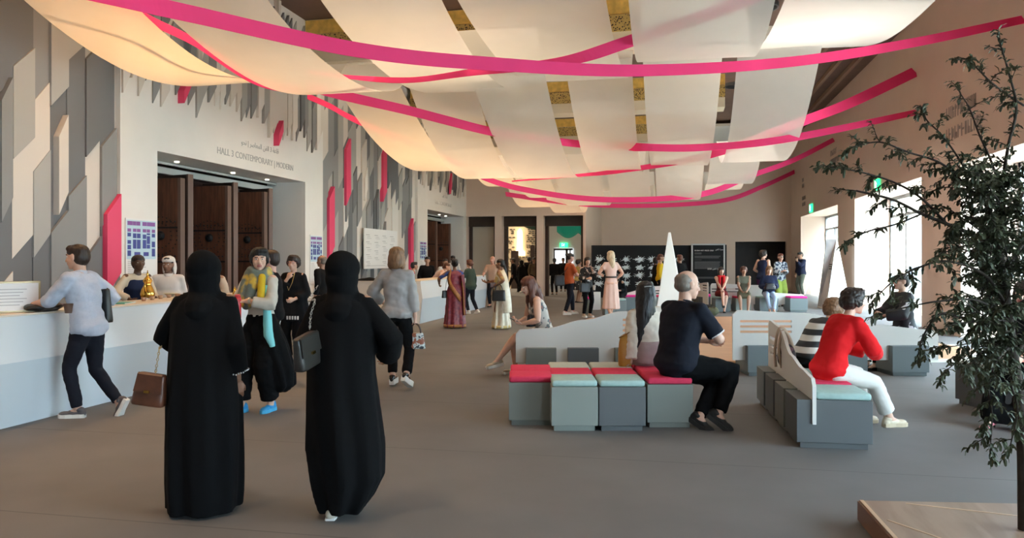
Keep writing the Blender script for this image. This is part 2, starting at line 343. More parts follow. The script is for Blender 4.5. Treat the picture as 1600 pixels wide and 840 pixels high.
# place outside
b = MB(); b.box(WOUT, 60, -30, 80, -.12, -.02); struct('ground_outside', b, mat('pale_paving', (.62,.60,.55), .8, var=.05, scale=1))
b = MB(); b.box(9.5, 10, 27, 52, 0, 5.5); b.box(9.4,9.5,27,52,4.6,4.75)
struct('wall_outside', b, mat('cream_render', (.70,.66,.55), .8, var=.05, scale=1))
b = MB(); b.box(9.3, 9.52, 31.0, 33.6, 0, 2.9); struct('door_outside', b, mat('dark_glass_door', (.04,.07,.07), .2))
b = MB(); b.box(7.7,7.95,22.2,22.45,0,4.2); struct('pillar_outside', b, mat('pink_banner_post', (.75,.18,.25), .6))
b = MB(); b.box(16, 16.6, 4, 26, 0, 3.2); struct('wall_garden', b, mat('green_render', (.35,.42,.28), .8))
# ---------------------------------------------------------------- ceiling beams, gold cornices
Mgold = mat('gold_leaf', (.85,.56,.14), .4, metal=.25, var=.2, scale=6, bump=.3)
Mlat = mat_pattern('ornate_lattice', (.03,.02,.015), (.55,.38,.12), 22, .35, 'voronoi')
Mcrm = mat('cream_cornice', (.75,.66,.50), .6)
Mcove = mat('cove_glow', (1,.9,.75), .5, emit=(1,.82,.55), estr=2.6)
for i, v in enumerate((9.5, 17.0, 24.5, 31.0)):
    b = MB(); b.box(LU+.12, 1.6, v, v+.8, CEIL-1.02, CEIL); t = struct('trim_beam_%d' % (i+1), b, Mcrm)
    b = MB(); b.box(LU+.12, 1.6, v-.03, v, CEIL-.34, CEIL-.02); struct('gold_band', b, Mgold, t)
    b = MB(); b.box(LU+.12, 1.6, v-.06, v, CEIL-.72, CEIL-.36); struct('lattice_band', b, Mlat, t)
    b = MB(); b.box(LU+.5, 1.5, v+.9, v+1.3, CEIL-.80, CEIL-.74); struct('cove_strip', b, Mcove, t)
b = MB()
for u in (4.0, 4.6, 5.1): b.box(u, u+.10, -8, VR, CEIL-.08-.05*(u > 4.5), CEIL)
struct('trim_soffit', b, mat('tan_soffit', (.30,.20,.14), .7))
for u, v, e_, c_ in LAMPS:
    b = MB(); b.lathe([(.34,.10),(.34,.0),(.30,0),(.30,.10)], (0,0,0), 24)
    o = obj('ceiling_lamp', b, M_frame, None, label='round lamp on the ceiling above the fabric canopy', cat='ceiling light', group='lamps above the canopy'); o.location = (u, v, CEIL-.1)
# ---------------------------------------------------------------- plank cladding on the left wall
rnd = random.Random(11)
PCOL = [mat('plank_dark_grey', (.16,.168,.18), .7), mat('plank_mid_grey', (.26,.265,.27), .7), mat('plank_light_grey', (.40,.395,.38), .7),
        mat('plank_cream', (.66,.61,.56), .7), mat('plank_white', (.76,.72,.68), .7), mat('plank_pink', (.78,.06,.16), .55)]
def plank(b, v, w, z0, z1, t, mi, off=0.0, rise=.34):
    b.add([(LU+off, v, z0), (LU+off, v+w, z0+rise), (LU+off, v+w, z1+rise), (LU+off, v, z1),
           (LU+off+t, v, z0), (LU+off+t, v+w, z0+rise), (LU+off+t, v+w, z1+rise), (LU+off+t, v, z1)],
          [(0,1,2,3),(7,6,5,4),(0,4,5,1),(1,5,6,2),(2,6,7,3),(3,7,4,0)], mi)
def section(v0, v1, bottom, label, pinks=(), jag=False, layers=1):
    b = MB(); v = v0; last = -1
    while v < v1-.12:
        w = min(rnd.choice([.17,.2,.23] if jag else [.29,.32,.35]), v1-v); z = bottom + (rnd.uniform(-.3,.2) if jag else 0)
        base = z
        while z < CEIL-1.0:
            ln = rnd.uniform(.9, 2.0); 
            mi = rnd.choices(range(5), [3.6,3.4,2.4,2.8,1.3])[0]
            while mi == last: mi = rnd.randrange(5)
            last = mi; z1 = min(z+ln, CEIL-.5)
            plank(b, v, w+.004, z, z1, rnd.choice([.02,.035,.05,.065]), mi, .103 if jag else 0.003)
            z += ln
        if rnd.random() < .3:
            z = base+rnd.uniform(-.05,3.5); z = max(z, bottom-.3 if jag else bottom)
            plank(b, v+w*.25, w*.55, z, min(z+rnd.uniform(.6,1.8), CEIL-.5), .12, rnd.choice([0,1,2,3,4]), .103 if jag else 0.003)
        v += w
    t = thing('plank_cladding', label, 'wall cladding', (LU, (v0+v1)/2, 0))
    o = obj('planks', b, PCOL, t); o.matrix_parent_inverse = Matrix.Translation((-LU, -(v0+v1)/2, 0))
    for (pv, w, z0, z1) in pinks:
        b = MB(); plank(b, pv, w, z0, z1, .135, 0, .103 if jag else 0.003)
        o = obj('pink_plank', b, [PCOL[5]], t, label='bright pink plank'); o.matrix_parent_inverse = Matrix.Translation((-LU, -(v0+v1)/2, 0))
section(-7.9, 10.7, .05, 'grey and cream vertical plank cladding on the wall left of the wooden doors', [(10.37,.31,1.0,2.25),(6.2,.3,2,3.2)])
section(10.72, 17.93, 4.42, 'short grey and cream plank ends hanging above the large near doorway', [(12.15,.20,4.32,4.55),(15.5,.20,4.05,4.3)], True)
section(17.97, 25.28, .05, 'grey and cream plank cladding between the two doorways, behind the notice board', [(18.25,.32,1.55,3.1),(19.3,.30,3.0,4.5),(22.0,.30,3.3,4.75),(24.5,.28,1.1,2.6)])
section(25.32, VF-.02, 4.3, 'short brown-grey plank ends hanging above the far left doorway', [(28.9,.2,4.1,4.6)], True)
# ---------------------------------------------------------------- great wooden doors
Mw = mat_wood('carved_dark_wood', (.070,.026,.014), (.150,.056,.028), 2, .5, (8,8,1))
Mw2 = mat('door_edge_wood', (.14,.085,.065), .55); Miron = mat('dark_iron', (.02,.022,.025), .45, metal=.6)
def leaf(u0, u1, v, H, label, sc=1.0):
    """studded door leaf standing square to the wall, its carved face to the hall entrance"""
    t = thing('wooden_door_leaf', label, 'door', ((u0+u1)/2, v, 0)); w = (u1-u0)/2
    b = MB(); b.box(-w, w, 0, .09, .02, H); obj('door_panel', b, Mw, t, bevel=.008)
    b = MB(); b.box(w-.01, w+.05, -.02, .11, .02, H); obj('edge_post', b, Mw2, t)
    b = MB()
    for i in range(int(H/.62)):
        z = .25+i*.62; b.box(-w, w-.01, -.012, .0, z, z+.03)
        for k in range(9):
            x = -w+.05+(2*w-.12)*k/8; b.lathe([(.017,0),(.014,.012),(.004,.02)], (x, -.012, z+.12), 8, Matrix.Rotation(PI/2,3,'X'))
    for R, n in ((.34,26),(.22,18)):
        for k in range(n):
            a = 2*PI*k/n; x, z = .02+R*math.cos(a), 1.98+R*math.sin(a)
            if abs(x) < w-.03: b.lathe([(.014,0),(.010,.012),(.003,.016)], (x, 0, z), 8, Matrix.Rotation(PI/2,3,'X'))
    obj('iron_studs', b, Miron, t)
    b = MB(); b.lathe([(.085,0),(.08,.02),(.05,.045),(.05,.06),(.02,.075)], (.02,0,1.98), 16, Matrix.Rotation(PI/2,3,'X')); obj('door_boss', b, Miron, t, smooth=False)
    return t
H1 = 3.02
for k, v in enumerate((12.35, 13.85, 15.25)):
    leaf(LU-.8, LU-.02, v, H1, 'studded dark wooden door leaf, %s of the three in the near doorway' % ['leftmost','middle','rightmost'][k])
    t = thing('folding_door_leaf', 'plain dark side of the folded leaf behind the %s studded door leaf' % ['leftmost','middle','rightmost'][k], 'door', (LU-.05, v+.30, 0), math.radians(-14))
    b = MB(); b.box(-.86, 0, 0, .08, .02, H1+.1); obj('door_panel', b, M_dark, t); b = MB(); b.box(-.01, .035, -.02, .10, .02, H1+.1); obj('edge_post', b, Mw2, t)
for k, v in enumerate((27.8, 29.6)):
    leaf(LU-.75, LU-.05, v, 2.98, 'studded dark wooden door leaf, %s of the two in the far left doorway' % ['nearer','farther'][k])
b = MB(); b.box(LU-1.0, LU-.92, 11.6, 16.2, 0, 3.15); b.box(LU-1.0, LU-.92, 26.4, 30.2, 0, 3.1); struct('door_2', b, mat('deep_brown_wood', (.045,.020,.014), .6))
# ---------------------------------------------------------------- lettering and signs
Mtx = mat('grey_lettering', (.40,.41,.41), .6); Mtxb = mat('light_grey_lettering', (.52,.51,.50), .6)
def wall_text(name, body, u, v, z, size, side, m, label, parent=None, align='LEFT', space=1.0):
    M = frame_M((u, v, z), (0, 1 if side == 'L' else -1, 0), (0,0,1))
    o = obj(name, text_mesh(body, size, M, .006, align, space), m, parent)
    return tag(o, label, 'sign') if label else o
uP = LU+.103
t = thing('wall_sign', 'grey lettering naming the hall on the white wall above the near doorway', 'sign', (uP, 14, 3.6))
def onto(o, t): o.matrix_parent_inverse = Matrix.Translation(-t.location)
for o in (wall_text('lettering_line', 'HALL 3 CONTEMPORARY | MODERN', uP, 13.35, 3.60, .185, 'L', Mtx, None, t),
          wall_text('arabic_line', '\uFEEE\uFEA4\uFEE7 | \uFEAE\uFEBB\uFE8E\uFECC\uFEE4\uFEDF\uFE8D \uFEE6\uFED4\uFEDF\uFE8D 3 \uFE94\uFECB\uFE8E\uFED7', uP, 14.2, 3.90, .15, 'L', Mtx, None, t)): onto(o, t)
t = thing('wall_sign', 'faint grey lettering on the white wall above the far left doorway', 'sign', (uP, 28, 3.6))
for o in (wall_text('lettering_line', 'HALL 2 CONTEMPORARY', uP, 27.3, 3.62, .19, 'L', Mtxb, None, t),
          wall_text('arabic_line', '\uFEB3\uFEDF\uFE8E\uFE91 2 \uFE94\uFECB\uFE8E\uFED7', uP, 28.2, 3.92, .16, 'L', Mtxb, None, t)): onto(o, t)
uR = WU-.004
def wsign(label, lines, v, z):      # lettering too faint to read: rows of small uneven strokes
    t = thing('wall_sign', label, 'sign', (uR, v, z)); r = random.Random(int(v*10)); m = mat('brown_grey_lettering', (.34,.29,.27), .7)
    for n, h, dz in lines:
        b = MB(); y = 0
        for k in range(n):
            w = h*r.uniform(.32,.55); q = r.random()
            b.box(-.006, 0, -y-.035, -y, dz, dz+h)
            if q < .7: b.box(-.006, 0, -y-w, -y, dz+h*r.choice([0,.45,.85]), dz+h*r.choice([0,.45,.85])+h*.15)
            if q > .4: b.box(-.006, 0, -y-w, -y-w+.03, dz, dz+h*r.choice([.5,1]))
            y += w+h*.22
        obj('lettering_line', b, m, t)
wsign('small faint grey lettering high on the wall above the farthest window', [(4,.16,.85),(5,.16,.60),(9,.16,.05),(8,.16,-.22)], 35.8, 4.1)
wsign('two lines of grey lettering on the wall between the far windows', [(8,.20,.32),(11,.20,0)], 29.6, 4.95)
wsign('large pale grey lettering high on the wall behind the tree', [(10,.26,.44),(12,.26,0)], 17.6, 4.0)
Mpap = mat('poster_paper', (.80,.80,.80), .6); Mlb = mat('map_pale_blue', (.50,.68,.78), .6); Mbl = mat('map_dark_blue', (.05,.07,.30), .6); Mpu = mat('map_purple', (.25,.10,.35), .6); Mln = mat('fine_print', (.38,.38,.40), .7)
def map_poster(v0, w, z0, z1, label, u=None):
    u = LU+.11 if u is None else u
    t = thing('map_poster', label, 'poster', (u, v0, 0)); h = z1-z0; M = frame_M((0, 0, 0), (0,1,0), (0,0,1))
    b = MB(); b.box(0, w, z0, z1, 0, .008, M); obj('paper', b, Mpap, t)
    b = MB(); mh = h*.52; b.box(.02, w-.02, z1-mh-.03, z1-.03, .008, .010, M); obj('map_field', b, Mlb, t)
    b = MB(); bp = MB(); r = random.Random(3); X = lambda q: .04+(w-.08)*q; Z = lambda q: z1-.05-(mh-.04)*q
    def cell(bb, x0, x1, y0, y1): bb.box(X(x0), X(x1), Z(y1), Z(y0), .010, .012, M)
    for x0, x1 in ((0,.18),(.19,.30),(.31,.45),(.53,.69),(.70,1)): cell(bp, x0, x1, .0, .11)
    for x0, x1 in ((0,.12),(.19,.31),(.33,.46),(.54,.67),(.69,.81),(.88,1)): cell(bp, x0, x1, .20, .29)
    for x0, x1, ys in ((0,.12,(.32,.42,.52,.62,.65,.77,.80,.95)),(.19,.31,(.33,.46,.50,.75)),(.33,.46,(.33,.46,.50,.75)),(.54,.67,(.35,.47,.50,.74)),(.69,.81,(.31,.36,.39,.61,.63,.74)),(.88,1,(.32,.42,.54,.70,.74,.96))):
        for k in range(0, len(ys), 2): cell(b, x0, x1, ys[k], ys[k+1])
    cell(b, .24,.45,.84,.95); cell(b,.57,.76,.84,.95)
    obj('map_blocks', b, Mbl, t); obj('map_title_blocks', bp, Mpu, t)
    b = MB()
    zz = z1-mh-.07
    while zz > z0+.04:
        b.box(.05, .05+w*(.18+.22*r.random()), zz-.008, zz, .008, .010, M)
        if r.random() < .4: b.box(w*.55, w*(.6+.2*r.random()), zz-.008, zz, .008, .010, M)
        zz -= .03
    obj('printed_list', b, Mln, t)
map_poster(10.80, .75, 1.0, 2.22, 'floor plan poster on the white wall beside the near end of the large doorway')
map_poster(17.22, .66, .95, 2.15, 'floor plan poster on the white wall at the far end of the large doorway')
map_poster(25.50, .72, 1.0, 2.2, 'floor plan poster on the white wall just before the far left doorway')
t = thing('notice_board', 'large white printed notice board on the plank wall between the doorways', 'notice board', (LU+.16, 20.4, 0))
b = MB(); M = frame_M((0,0,0),(0,1,0),(0,0,1)); b.box(0,2.65,1.28,2.44,0,.03,M); obj('board', b, Mpap, t)
b = MB(); r = random.Random(8)
for c in range(4):
    z = 2.26
    while z > 1.45:
        b.box(.12+c*.63, .12+c*.63+.25+.05*r.random(), z-.014, z, .03, .033, M); z -= .055
        for _ in range(r.randint(1,3)): b.box(.2+c*.63, .2+c*.63+.2+.16*r.random(), z-.008, z, .03, .033, M); z -= .045
        z -= .06
b.box(.1,1.6,1.36,1.37,.03,.033,M); obj('printed_lines', b, Mln, t)
# ---------------------------------------------------------------- fabric canopy
Mc = mat_cloth('canopy_fabric', (.88,.87,.83), .50, (.90,.87,.79))
Mp = mat_cloth('pink_ribbon', (.92,.09,.30), .35, (.95,.07,.26), var=.02)
def sheet(u, w, vm, k, zl, row, label, ztop=6.75, zfar=6.0):
    b = MB(); va = vm-math.sqrt((ztop-zl)/k); va = max(va, vm-9)
    vs_ = vm+min(4.5, .24/(2*k)); zs = zl+k*(vs_-vm)**2; sl = 2*k*(vs_-vm); rise = max(.45, zfar-zl-.15); Lf = 1.15; kf = (rise-sl*Lf)/Lf**2 if rise > sl*Lf else .05; vb = vs_+Lf
    n, m = 40, 5; vs = []
    for i in range(n+1):
        v = va+(vb-va)*i/n; z = zl+k*(v-vm)**2 if v < vs_ else zs+sl*(v-vs_)+kf*(v-vs_)**2
        for j in range(m+1):
            q = j/m; s2 = noise.noise(Vector((u*3+q*1.5, v*.6, row)))
            vs.append((u+w*q, v, z+.018*s2))
    b.add(vs, [(i*(m+1)+j, i*(m+1)+j+1, (i+1)*(m+1)+j+1, (i+1)*(m+1)+j) for i in range(n) for j in range(m)])
    return obj('canopy_sheet', b, Mc, None, smooth=True, label=label, cat='fabric sheet', group='hanging sheets of the fabric canopy')
COLN = ['leftmost','second from left','third from left','third from right','second from right','rightmost']
R1 = [(-7.27,1.29,9.5,.101,4.105),(-5.09,1.2,8.9,.084,3.765),(-3.72,1.32,10.0,.066,4.0),(-2.185,1.52,9.55,.042,4.109),(-.427,1.42,9.0,.134,3.945),(1.3,1.75,10.0,.036,4.6)]
R2 = [(-5.42,1.08,15.5,.07,3.463),(-4.07,1.07,14.6,.122,3.152),(-2.855,1.085,14.5,.077,3.129),(-1.65,1.04,15.8,.086,3.37),(-.42,1.13,15.5,.063,3.452),(1.02,1.25,16.2,.10,3.562)]
R3 = [(-5.1,.95,21.0,.10,3.62),(-3.95,.9,21.2,.10,3.30),(-2.9,1.15,21.6,.10,3.08),(-1.6,1.05,21.6,.10,3.22),(-.4,1.15,21.4,.10,3.20),(.92,1.2,21.5,.12,3.6)]
R4 = [(-5.3,1.1,27,.10,3.42),(-4.1,1.0,27.2,.10,3.22),(-2.9,1.1,27,.10,3.6),(-1.6,1.05,27,.10,3.65),(-.3,1.2,27,.10,3.6),(1.1,1.2,27.2,.10,3.95)]
for r, (R, nm) in enumerate(((R1,'nearest row'),(R2,'second row'),(R3,'third row'),(R4,'farthest row'))):
    for k, a in enumerate(R): sheet(*a, r, ztop=[6.75,5.0 if k > 3 else 4.65,4.3,4.3][r], zfar=a[4]+([.9,.75,.6,.7][r] if not (r == 0 and k == 4) else 1.5), label='cream translucent canopy sheet, %s of the %s overhead' % (COLN[k], nm))
def spline(pts, n=10):
    out = []; P_ = [pts[0]]+list(pts)+[pts[-1]]
    for i in range(1, len(P_)-2):
        for k in range(n):
            t = k/n; a, b_, c, d = P_[i-1], P_[i], P_[i+1], P_[i+2]
            out.append(.5*((2*b_)+(-a+c)*t+(2*a-5*b_+4*c-d)*t*t+(-a+3*b_-3*c+d)*t**3))
    out.append(pts[-1]); return out
def ribbon(pts, w, tilt0, tilt1, label, anchor=True):
    pp = spline([P(x, y, Y) for x, y, Y in pts]); n = len(pp); b = MB(); vs = []
    for i, p in enumerate(pp):
        tg = (pp[min(i+1,n-1)]-pp[max(i-1,0)]).normalized(); side = Vector((0,0,1)).cross(tg).normalized(); up = tg.cross(side)
        a = math.radians(tilt0+(tilt1-tilt0)*i/(n-1)); d = up*math.cos(a)+side*math.sin(a); nn = tg.cross(d)*.002
        for q in (d*w/2+nn, -d*w/2+nn, -d*w/2-nn, d*w/2-nn): vs.append(p+q)
    b.add(vs, [(i*4+k, i*4+(k+1)%4, (i+1)*4+(k+1)%4, (i+1)*4+k) for i in range(n-1) for k in range(4)]+[(0,1,2,3),((n-1)*4+3,(n-1)*4+2,(n-1)*4+1,(n-1)*4)])
    o = obj('canopy_ribbon', b, Mp, None, label=label, cat='ribbon', group='pink ribbons strung under the canopy')
ribbon([(-130,-95,4.6),(0,-48,5.0),(195,-2,5.4),(300,22,5.8),(560,78,6.6),(760,99,7.4),(1000,110,8.6),(1240,96,10.1),(1430,66,11.4),(1600,30,12.5)], .15, 12, 25, 'pink ribbon nearest overhead, sweeping from the upper left to the right wall')
ribbon([(480,112,10.6),(556,121,10.2),(641,125,9.3),(743,112,8.75),(880,96,8.5),(988,63,8.7),(1170,-2,8.9),(1400,-100,9.5)], .16, 75, 5, 'pink ribbon crossing the near canopy row and rising behind its right-hand sheets')
ribbon([(480,134,11.3),(540,150,11.6),(640,173,12),(757,203,12.4),(815,213,13.1),(880,222,14.1),(940,228,14.4),(985,229,14.2),(1006,230,13.0),(1100,230,13.2),(1240,215,13.9),(1433,175,18.1)], .16, 10, 40, 'pink ribbon woven through the second canopy row, ending on the right wall above the tree')
ribbon([(800,283,15.4),(901,274,15.5),(960,268,15.6),(1078,249,15.8),(1160,225,16.4),(1250,191,16.9),(1330,160,17.4),(1430,112,18.1)], .26, 80, 30, 'pink ribbon behind the second canopy row with its end high on the right wall')
ribbon([(480,150,15.6),(516,166,16),(561,190,16.5),(680,240,17.5),(760,279,18.4),(830,298,19),(930,311,19.6),(1040,310,20.2),(1110,300,21.2),(1172,275,23),(1240,250,25),(1303,218,27.2)], .16, 25, 25, 'pink ribbon below the third canopy row, rising toward the second window')
ribbon([(790,303,25),(880,316,26),(950,321,27),(1050,320,28),(1135,312,30),(1190,292,33),(1244,267,36.2)], .18, 30, 25, 'farthest pink ribbon, ending near the far right corner')
ribbon([(100,-20,9.2),(200,15,9.5),(244,36,9.8),(310,69,10.5),(400,126,11),(470,140,11.6)], .15, 20, 20, 'pink ribbon glimpsed through the gap left of the second sheet of the nearest row')
# ---------------------------------------------------------------- service counters
Mct = mat('counter_white', (.74,.76,.78), .35); Mcd = mat('counter_daylight_tint', (.62,.68,.73), .4); Mtop = mat('counter_top', (.80,.70,.58), .45)
def counter(v0, v1, u, label, desk=.62, ht=1.04, endlean=.10):
    t = thing('service_counter', label, 'counter', (u, (v0+v1)/2, 0)); L = (v1-v0)/2
    def ring(v, e):   # cross-section seen along the counter
        return [(-.05-desk,v,0),(-.02,v-e*.4,0),(.05,v+e*.4,.60),(.0,v+e*.3,ht-.02),(-desk,v+e*.3,ht-.02)]
    b = MB(); b.loft([ring(-L, 0), ring(L, 0)], True, True)
    r0 = ring(-L, 0)
    obj('upper_front', b, Mct, t)
    b = MB(); b.add([(-.018,-L,.0),(-.018,L,.0),(.053,L,.60),(.053,-L,.60),(-.03,-L,.0),(-.03,L,.0),(.04,L,.60),(.04,-L,.60)], [(0,1,2,3),(7,6,5,4),(0,4,5,1),(1,5,6,2),(2,6,7,3),(3,7,4,0)]); obj('lower_front', b, Mcd, t)  # lower facet of the white counter, bluish daylight tone painted into its colour
    b = MB(); b.box(-desk-.02, .012, -L, L, ht-.02, ht); obj('worktop', b, Mtop, t, bevel=.004)
    return t
counter(1.5, 11.1, -5.98, 'long white service counter in the foreground left, its front folded')
counter(17.65, 24.3, -5.93, 'white service counter farther back with visitors leaning on it')
t = thing('counter_return', 'beige end wing of the farther white counter, turned toward the wall', 'counter', (-7.2, 17.34, 0))
b = MB(); b.add([(-1.2,-.10,0),(1.19,-.12,0),(1.22,-.18,.55),(1.21,-.06,1.02),(-1.2,-.05,1.02),(-1.2,.3,0),(.65,.3,0),(.65,.3,.55),(.65,.3,1.02),(-1.2,.3,1.02)],
    [(0,1,2),(0,2,3,4),(5,9,8,7,6),(0,5,6,1),(1,6,7,2),(2,7,8,3),(3,8,9,4),(4,9,5,0)]); obj('wing_panel', b, mat('counter_white_shaded', (.70,.64,.57), .5), t)  # beige shading of the white end face put into its colour
b = MB(); b.box(-1.2,.66,-.08,.3,1.021,1.035); obj('wing_top', b, Mtop, t)
CT = 1.04
def on_counter(px, py): return G(px, py, CT)
M_blk = mat('black_leather', (.012,.012,.013), .35)
p = on_counter(18,489); t = thing('framed_notice', 'small framed white notice standing on the counter at the far left', 'notice', (p.x-.08, p.y, CT+.001), -.55)
b = MB(); b.box(-.02,.02,-.42,.30,0,.30); obj('frame', b, mat('brass_frame', (.45,.36,.22), .4, metal=.5), t, bevel=.004)
b = MB(); b.box(.02,.023,-.40,.28,.02,.28); obj('paper', b, Mpap, t); b = MB()
for i in range(6): b.box(.023,.0245,-.30,.18-.03*(i%3),.22-.03*i,.226-.03*i)
obj('printed_lines', b, Mln, t)
p = on_counter(114,489); o = obj('paper_cup', MB().lathe([(.03,0),(.042,.085),(.044,.09),(.040,.09),(.03,.01)], (0,0,0), 20), mat('brown_cup', (.10,.05,.03), .5), None, label='small dark brown cup on the counter by the leaning man\'s hand', cat='cup'); o.location = (p.x-.05, p.y, CT)
p = on_counter(194,474); t = thing('booklet', 'teal booklet lying on the counter in front of the attendant in a waistcoat', 'booklet', (p.x-.05, p.y, CT), .3)
obj('cover', MB().box(-.11,.11,-.16,.16,0,.015), mat('teal_cover', (.12,.42,.34), .5), t); obj('pages', MB().box(-.105,.112,-.155,.155,.003,.012), Mpap, t)
Mgd = mat('polished_gold', (.80,.48,.10), .18, metal=1.0)
def coffee_pot(loc, s, label):
    t = thing('coffee_pot', label, 'coffee pot', loc, PI*.5+.4)
    b = MB(); b.lathe([(.001,0),(.075,0),(.082,.01),(.088,.05),(.075,.10),(.048,.155),(.040,.18),(.052,.20),(.055,.215)], (0,0,0), 28); b.v = [(x*s,y*s,z*s) for x,y,z in b.v]; obj('body', b, Mgd, t, smooth=True)
    b = MB(); b.lathe([(.056,.215),(.050,.23),(.035,.25),(.018,.27),(.010,.29),(.016,.30),(.008,.315),(.005,.345),(.001,.35)], (0,0,0), 24); b.v = [(x*s,y*s,z*s) for x,y,z in b.v]; obj('lid', b, Mgd, t, smooth=True)
    b = MB(); b.tube([(-.05,0,.19),(-.10,0,.20),(-.125,0,.16),(-.115,0,.10),(-.075,0,.06)], .009, 8); b.v = [(x*s,y*s,z*s) for x,y,z in b.v]; obj('handle', b, Mgd, t, smooth=True)
    b = MB(); b.tube([(.05,0,.12),(.09,0,.14),(.13,0,.19),(.17,0,.20)], [.025,.018,.012,.005], 8); b.v = [(x*s,y*s,z*s) for x,y,z in b.v]; obj('spout', b, Mgd, t, smooth=True)
    return t
p = G(243,465,CT); coffee_pot((p.x-.12, p.y, CT), 1.05, 'polished gold long-spouted coffee pot on the counter beside the man in white')
p = G(375,461,CT); coffee_pot((p.x-.08, p.y, CT), .40, 'tiny gold coffee pot on the counter before the attendant in cream')
p = G(262,464,CT); o = obj('serving_bowl', MB().lathe([(.001,0),(.04,0),(.08,.035),(.095,.045),(.09,.045),(.05,.012),(.001,.01)], (0,0,0), 24), mat('cream_ceramic', (.7,.62,.42), .4), None, smooth=True, label='shallow cream serving bowl beside the gold coffee pot', cat='bowl'); o.location = (p.x-.1, p.y+.2, CT)
for k in range(6):
    p = G(228+13*k, 470-1.6*k, CT); o = obj('coffee_cup', MB().lathe([(.001,0),(.022,0),(.034,.045),(.031,.045),(.02,.006),(.001,.005)], (0,0,0), 18), mat('brown_glazed_cup', (.42,.26,.16), .35), None, smooth=True,
        label='little brown coffee cup in the row along the counter edge', cat='cup', group='row of little coffee cups'); o.location = (p.x-.03, p.y, CT)
p = G(568,440,1.04); t = thing('folded_coat', 'black coat lying in a heap on the farther counter, left of the woman in silver', 'coat', (-7.3, 17.42, 1.036))
b = MB(); n = 26; vs = []
for i in range(n+1):
    for j in range(9):
        x = -.5+i/n*1.0; y = -.12+j/8*.28; e = math.sin(PI*i/n)**.5*math.sin(PI*j/8)**.6 if 0 < i < n and 0 < j < 8 else 0
        vs.append((x*1.05, y, .001+e*(.06+.03*noise.noise(Vector((x*6, y*6, 1)))+.03*math.sin(x*9))))
b.add(vs, [(i*9+j, i*9+j+1, (i+1)*9+j+1, (i+1)*9+j) for i in range(n) for j in range(8)]); b.add([(-.525,-.12,0),(.525,-.12,0),(.525,.16,0),(-.525,.16,0)], [(0,3,2,1)])
obj('cloth_heap', b, mat('black_wool', (.012,.012,.014), .9), t, smooth=True)
# ---------------------------------------------------------------- timber deck and foreground platform
M_dk = mat_wood('pale_birch_boards', (.50,.27,.15), (.62,.37,.21), 1.4, .35, (1,9,1))
M_strip = mat('white_inlay', (.75,.72,.62), .5)
pts = [G(878,512), G(925,497.5), G(1262,495), G(1480,541), G(1534,551), G(1500,564), G(1150,567), G(905,567)]
t = thing('timber_deck', 'low pale timber deck in the middle of the ring of benches', 'deck', (0,0,0))
b = MB(); b.prism([(p.x,p.y) for p in pts], .0, .03); obj('deck_boards', b, M_dk, t)
b = MB()
for i, j in ((3,4),(4,5),(5,6)):
    p, q = pts[i], pts[j]; d = (q-p).normalized(); n_ = Vector((-d.y,d.x,0))
    b.prism([(p.x,p.y),(q.x,q.y),((q+n_*.12).x,(q+n_*.12).y),((p+n_*.12).x,(p+n_*.12).y)], .001, .036)
obj('edge_strip', b, M_strip, t)
PT = .125
a0 = G(1343,781,PT); a1 = G(1600,786,PT); a2 = G(1396,840,PT); d1_ = (a2-a0).normalized(); d2_ = (a1-a0).normalized()
t = thing('wooden_platform', 'low wooden platform in the bottom right corner with the tree rising beside its edge', 'platform', a0.copy()); t.location.z = 0
poly = [Vector((0,0,0)), d2_*3.2, d2_*3.0+d1_*2.4, d1_*2.6]
M_pl = mat_wood('weathered_platform_boards', (.26,.17,.12), (.36,.25,.18), 1.2, .5, (7,1,1))
b = MB(); b.prism([(p.x,p.y) for p in poly], 0, PT); obj('platform_top', b, M_pl, t, bevel=.004)
b = MB(); n_ = Vector((d1_.y, -d1_.x, 0)); n_ = n_ if n_.dot(d2_) < 0 else -n_
q = [n_*.012, n_*.002, d1_*2.6+n_*.002, d1_*2.6+n_*.012]; b.prism([(p.x,p.y) for p in q], .01, PT-.004)
obj('side_board', b, mat_wood('platform_side_board', (.16,.065,.035), (.24,.11,.06), 1.4, .45, (6,1,1)), t)
b = MB()
for s0, s1, w in ((Vector((0,0,0)), d1_*2.6, .022), (d1_*.05+d2_*.25, d1_*1.0+d2_*3.0, .012), (d1_*.35+d2_*.05, d1_*1.6+d2_*.9, .012)):
    dd = (s1-s0).normalized(); nn = Vector((-dd.y,dd.x,0))*w; q = [s0,s1,s1+nn,s0+nn]; b.prism([(p.x,p.y) for p in q], PT-.001, PT+.002)
obj('inlay_strip', b, mat('pale_inlay', (.60,.40,.25), .4), t)
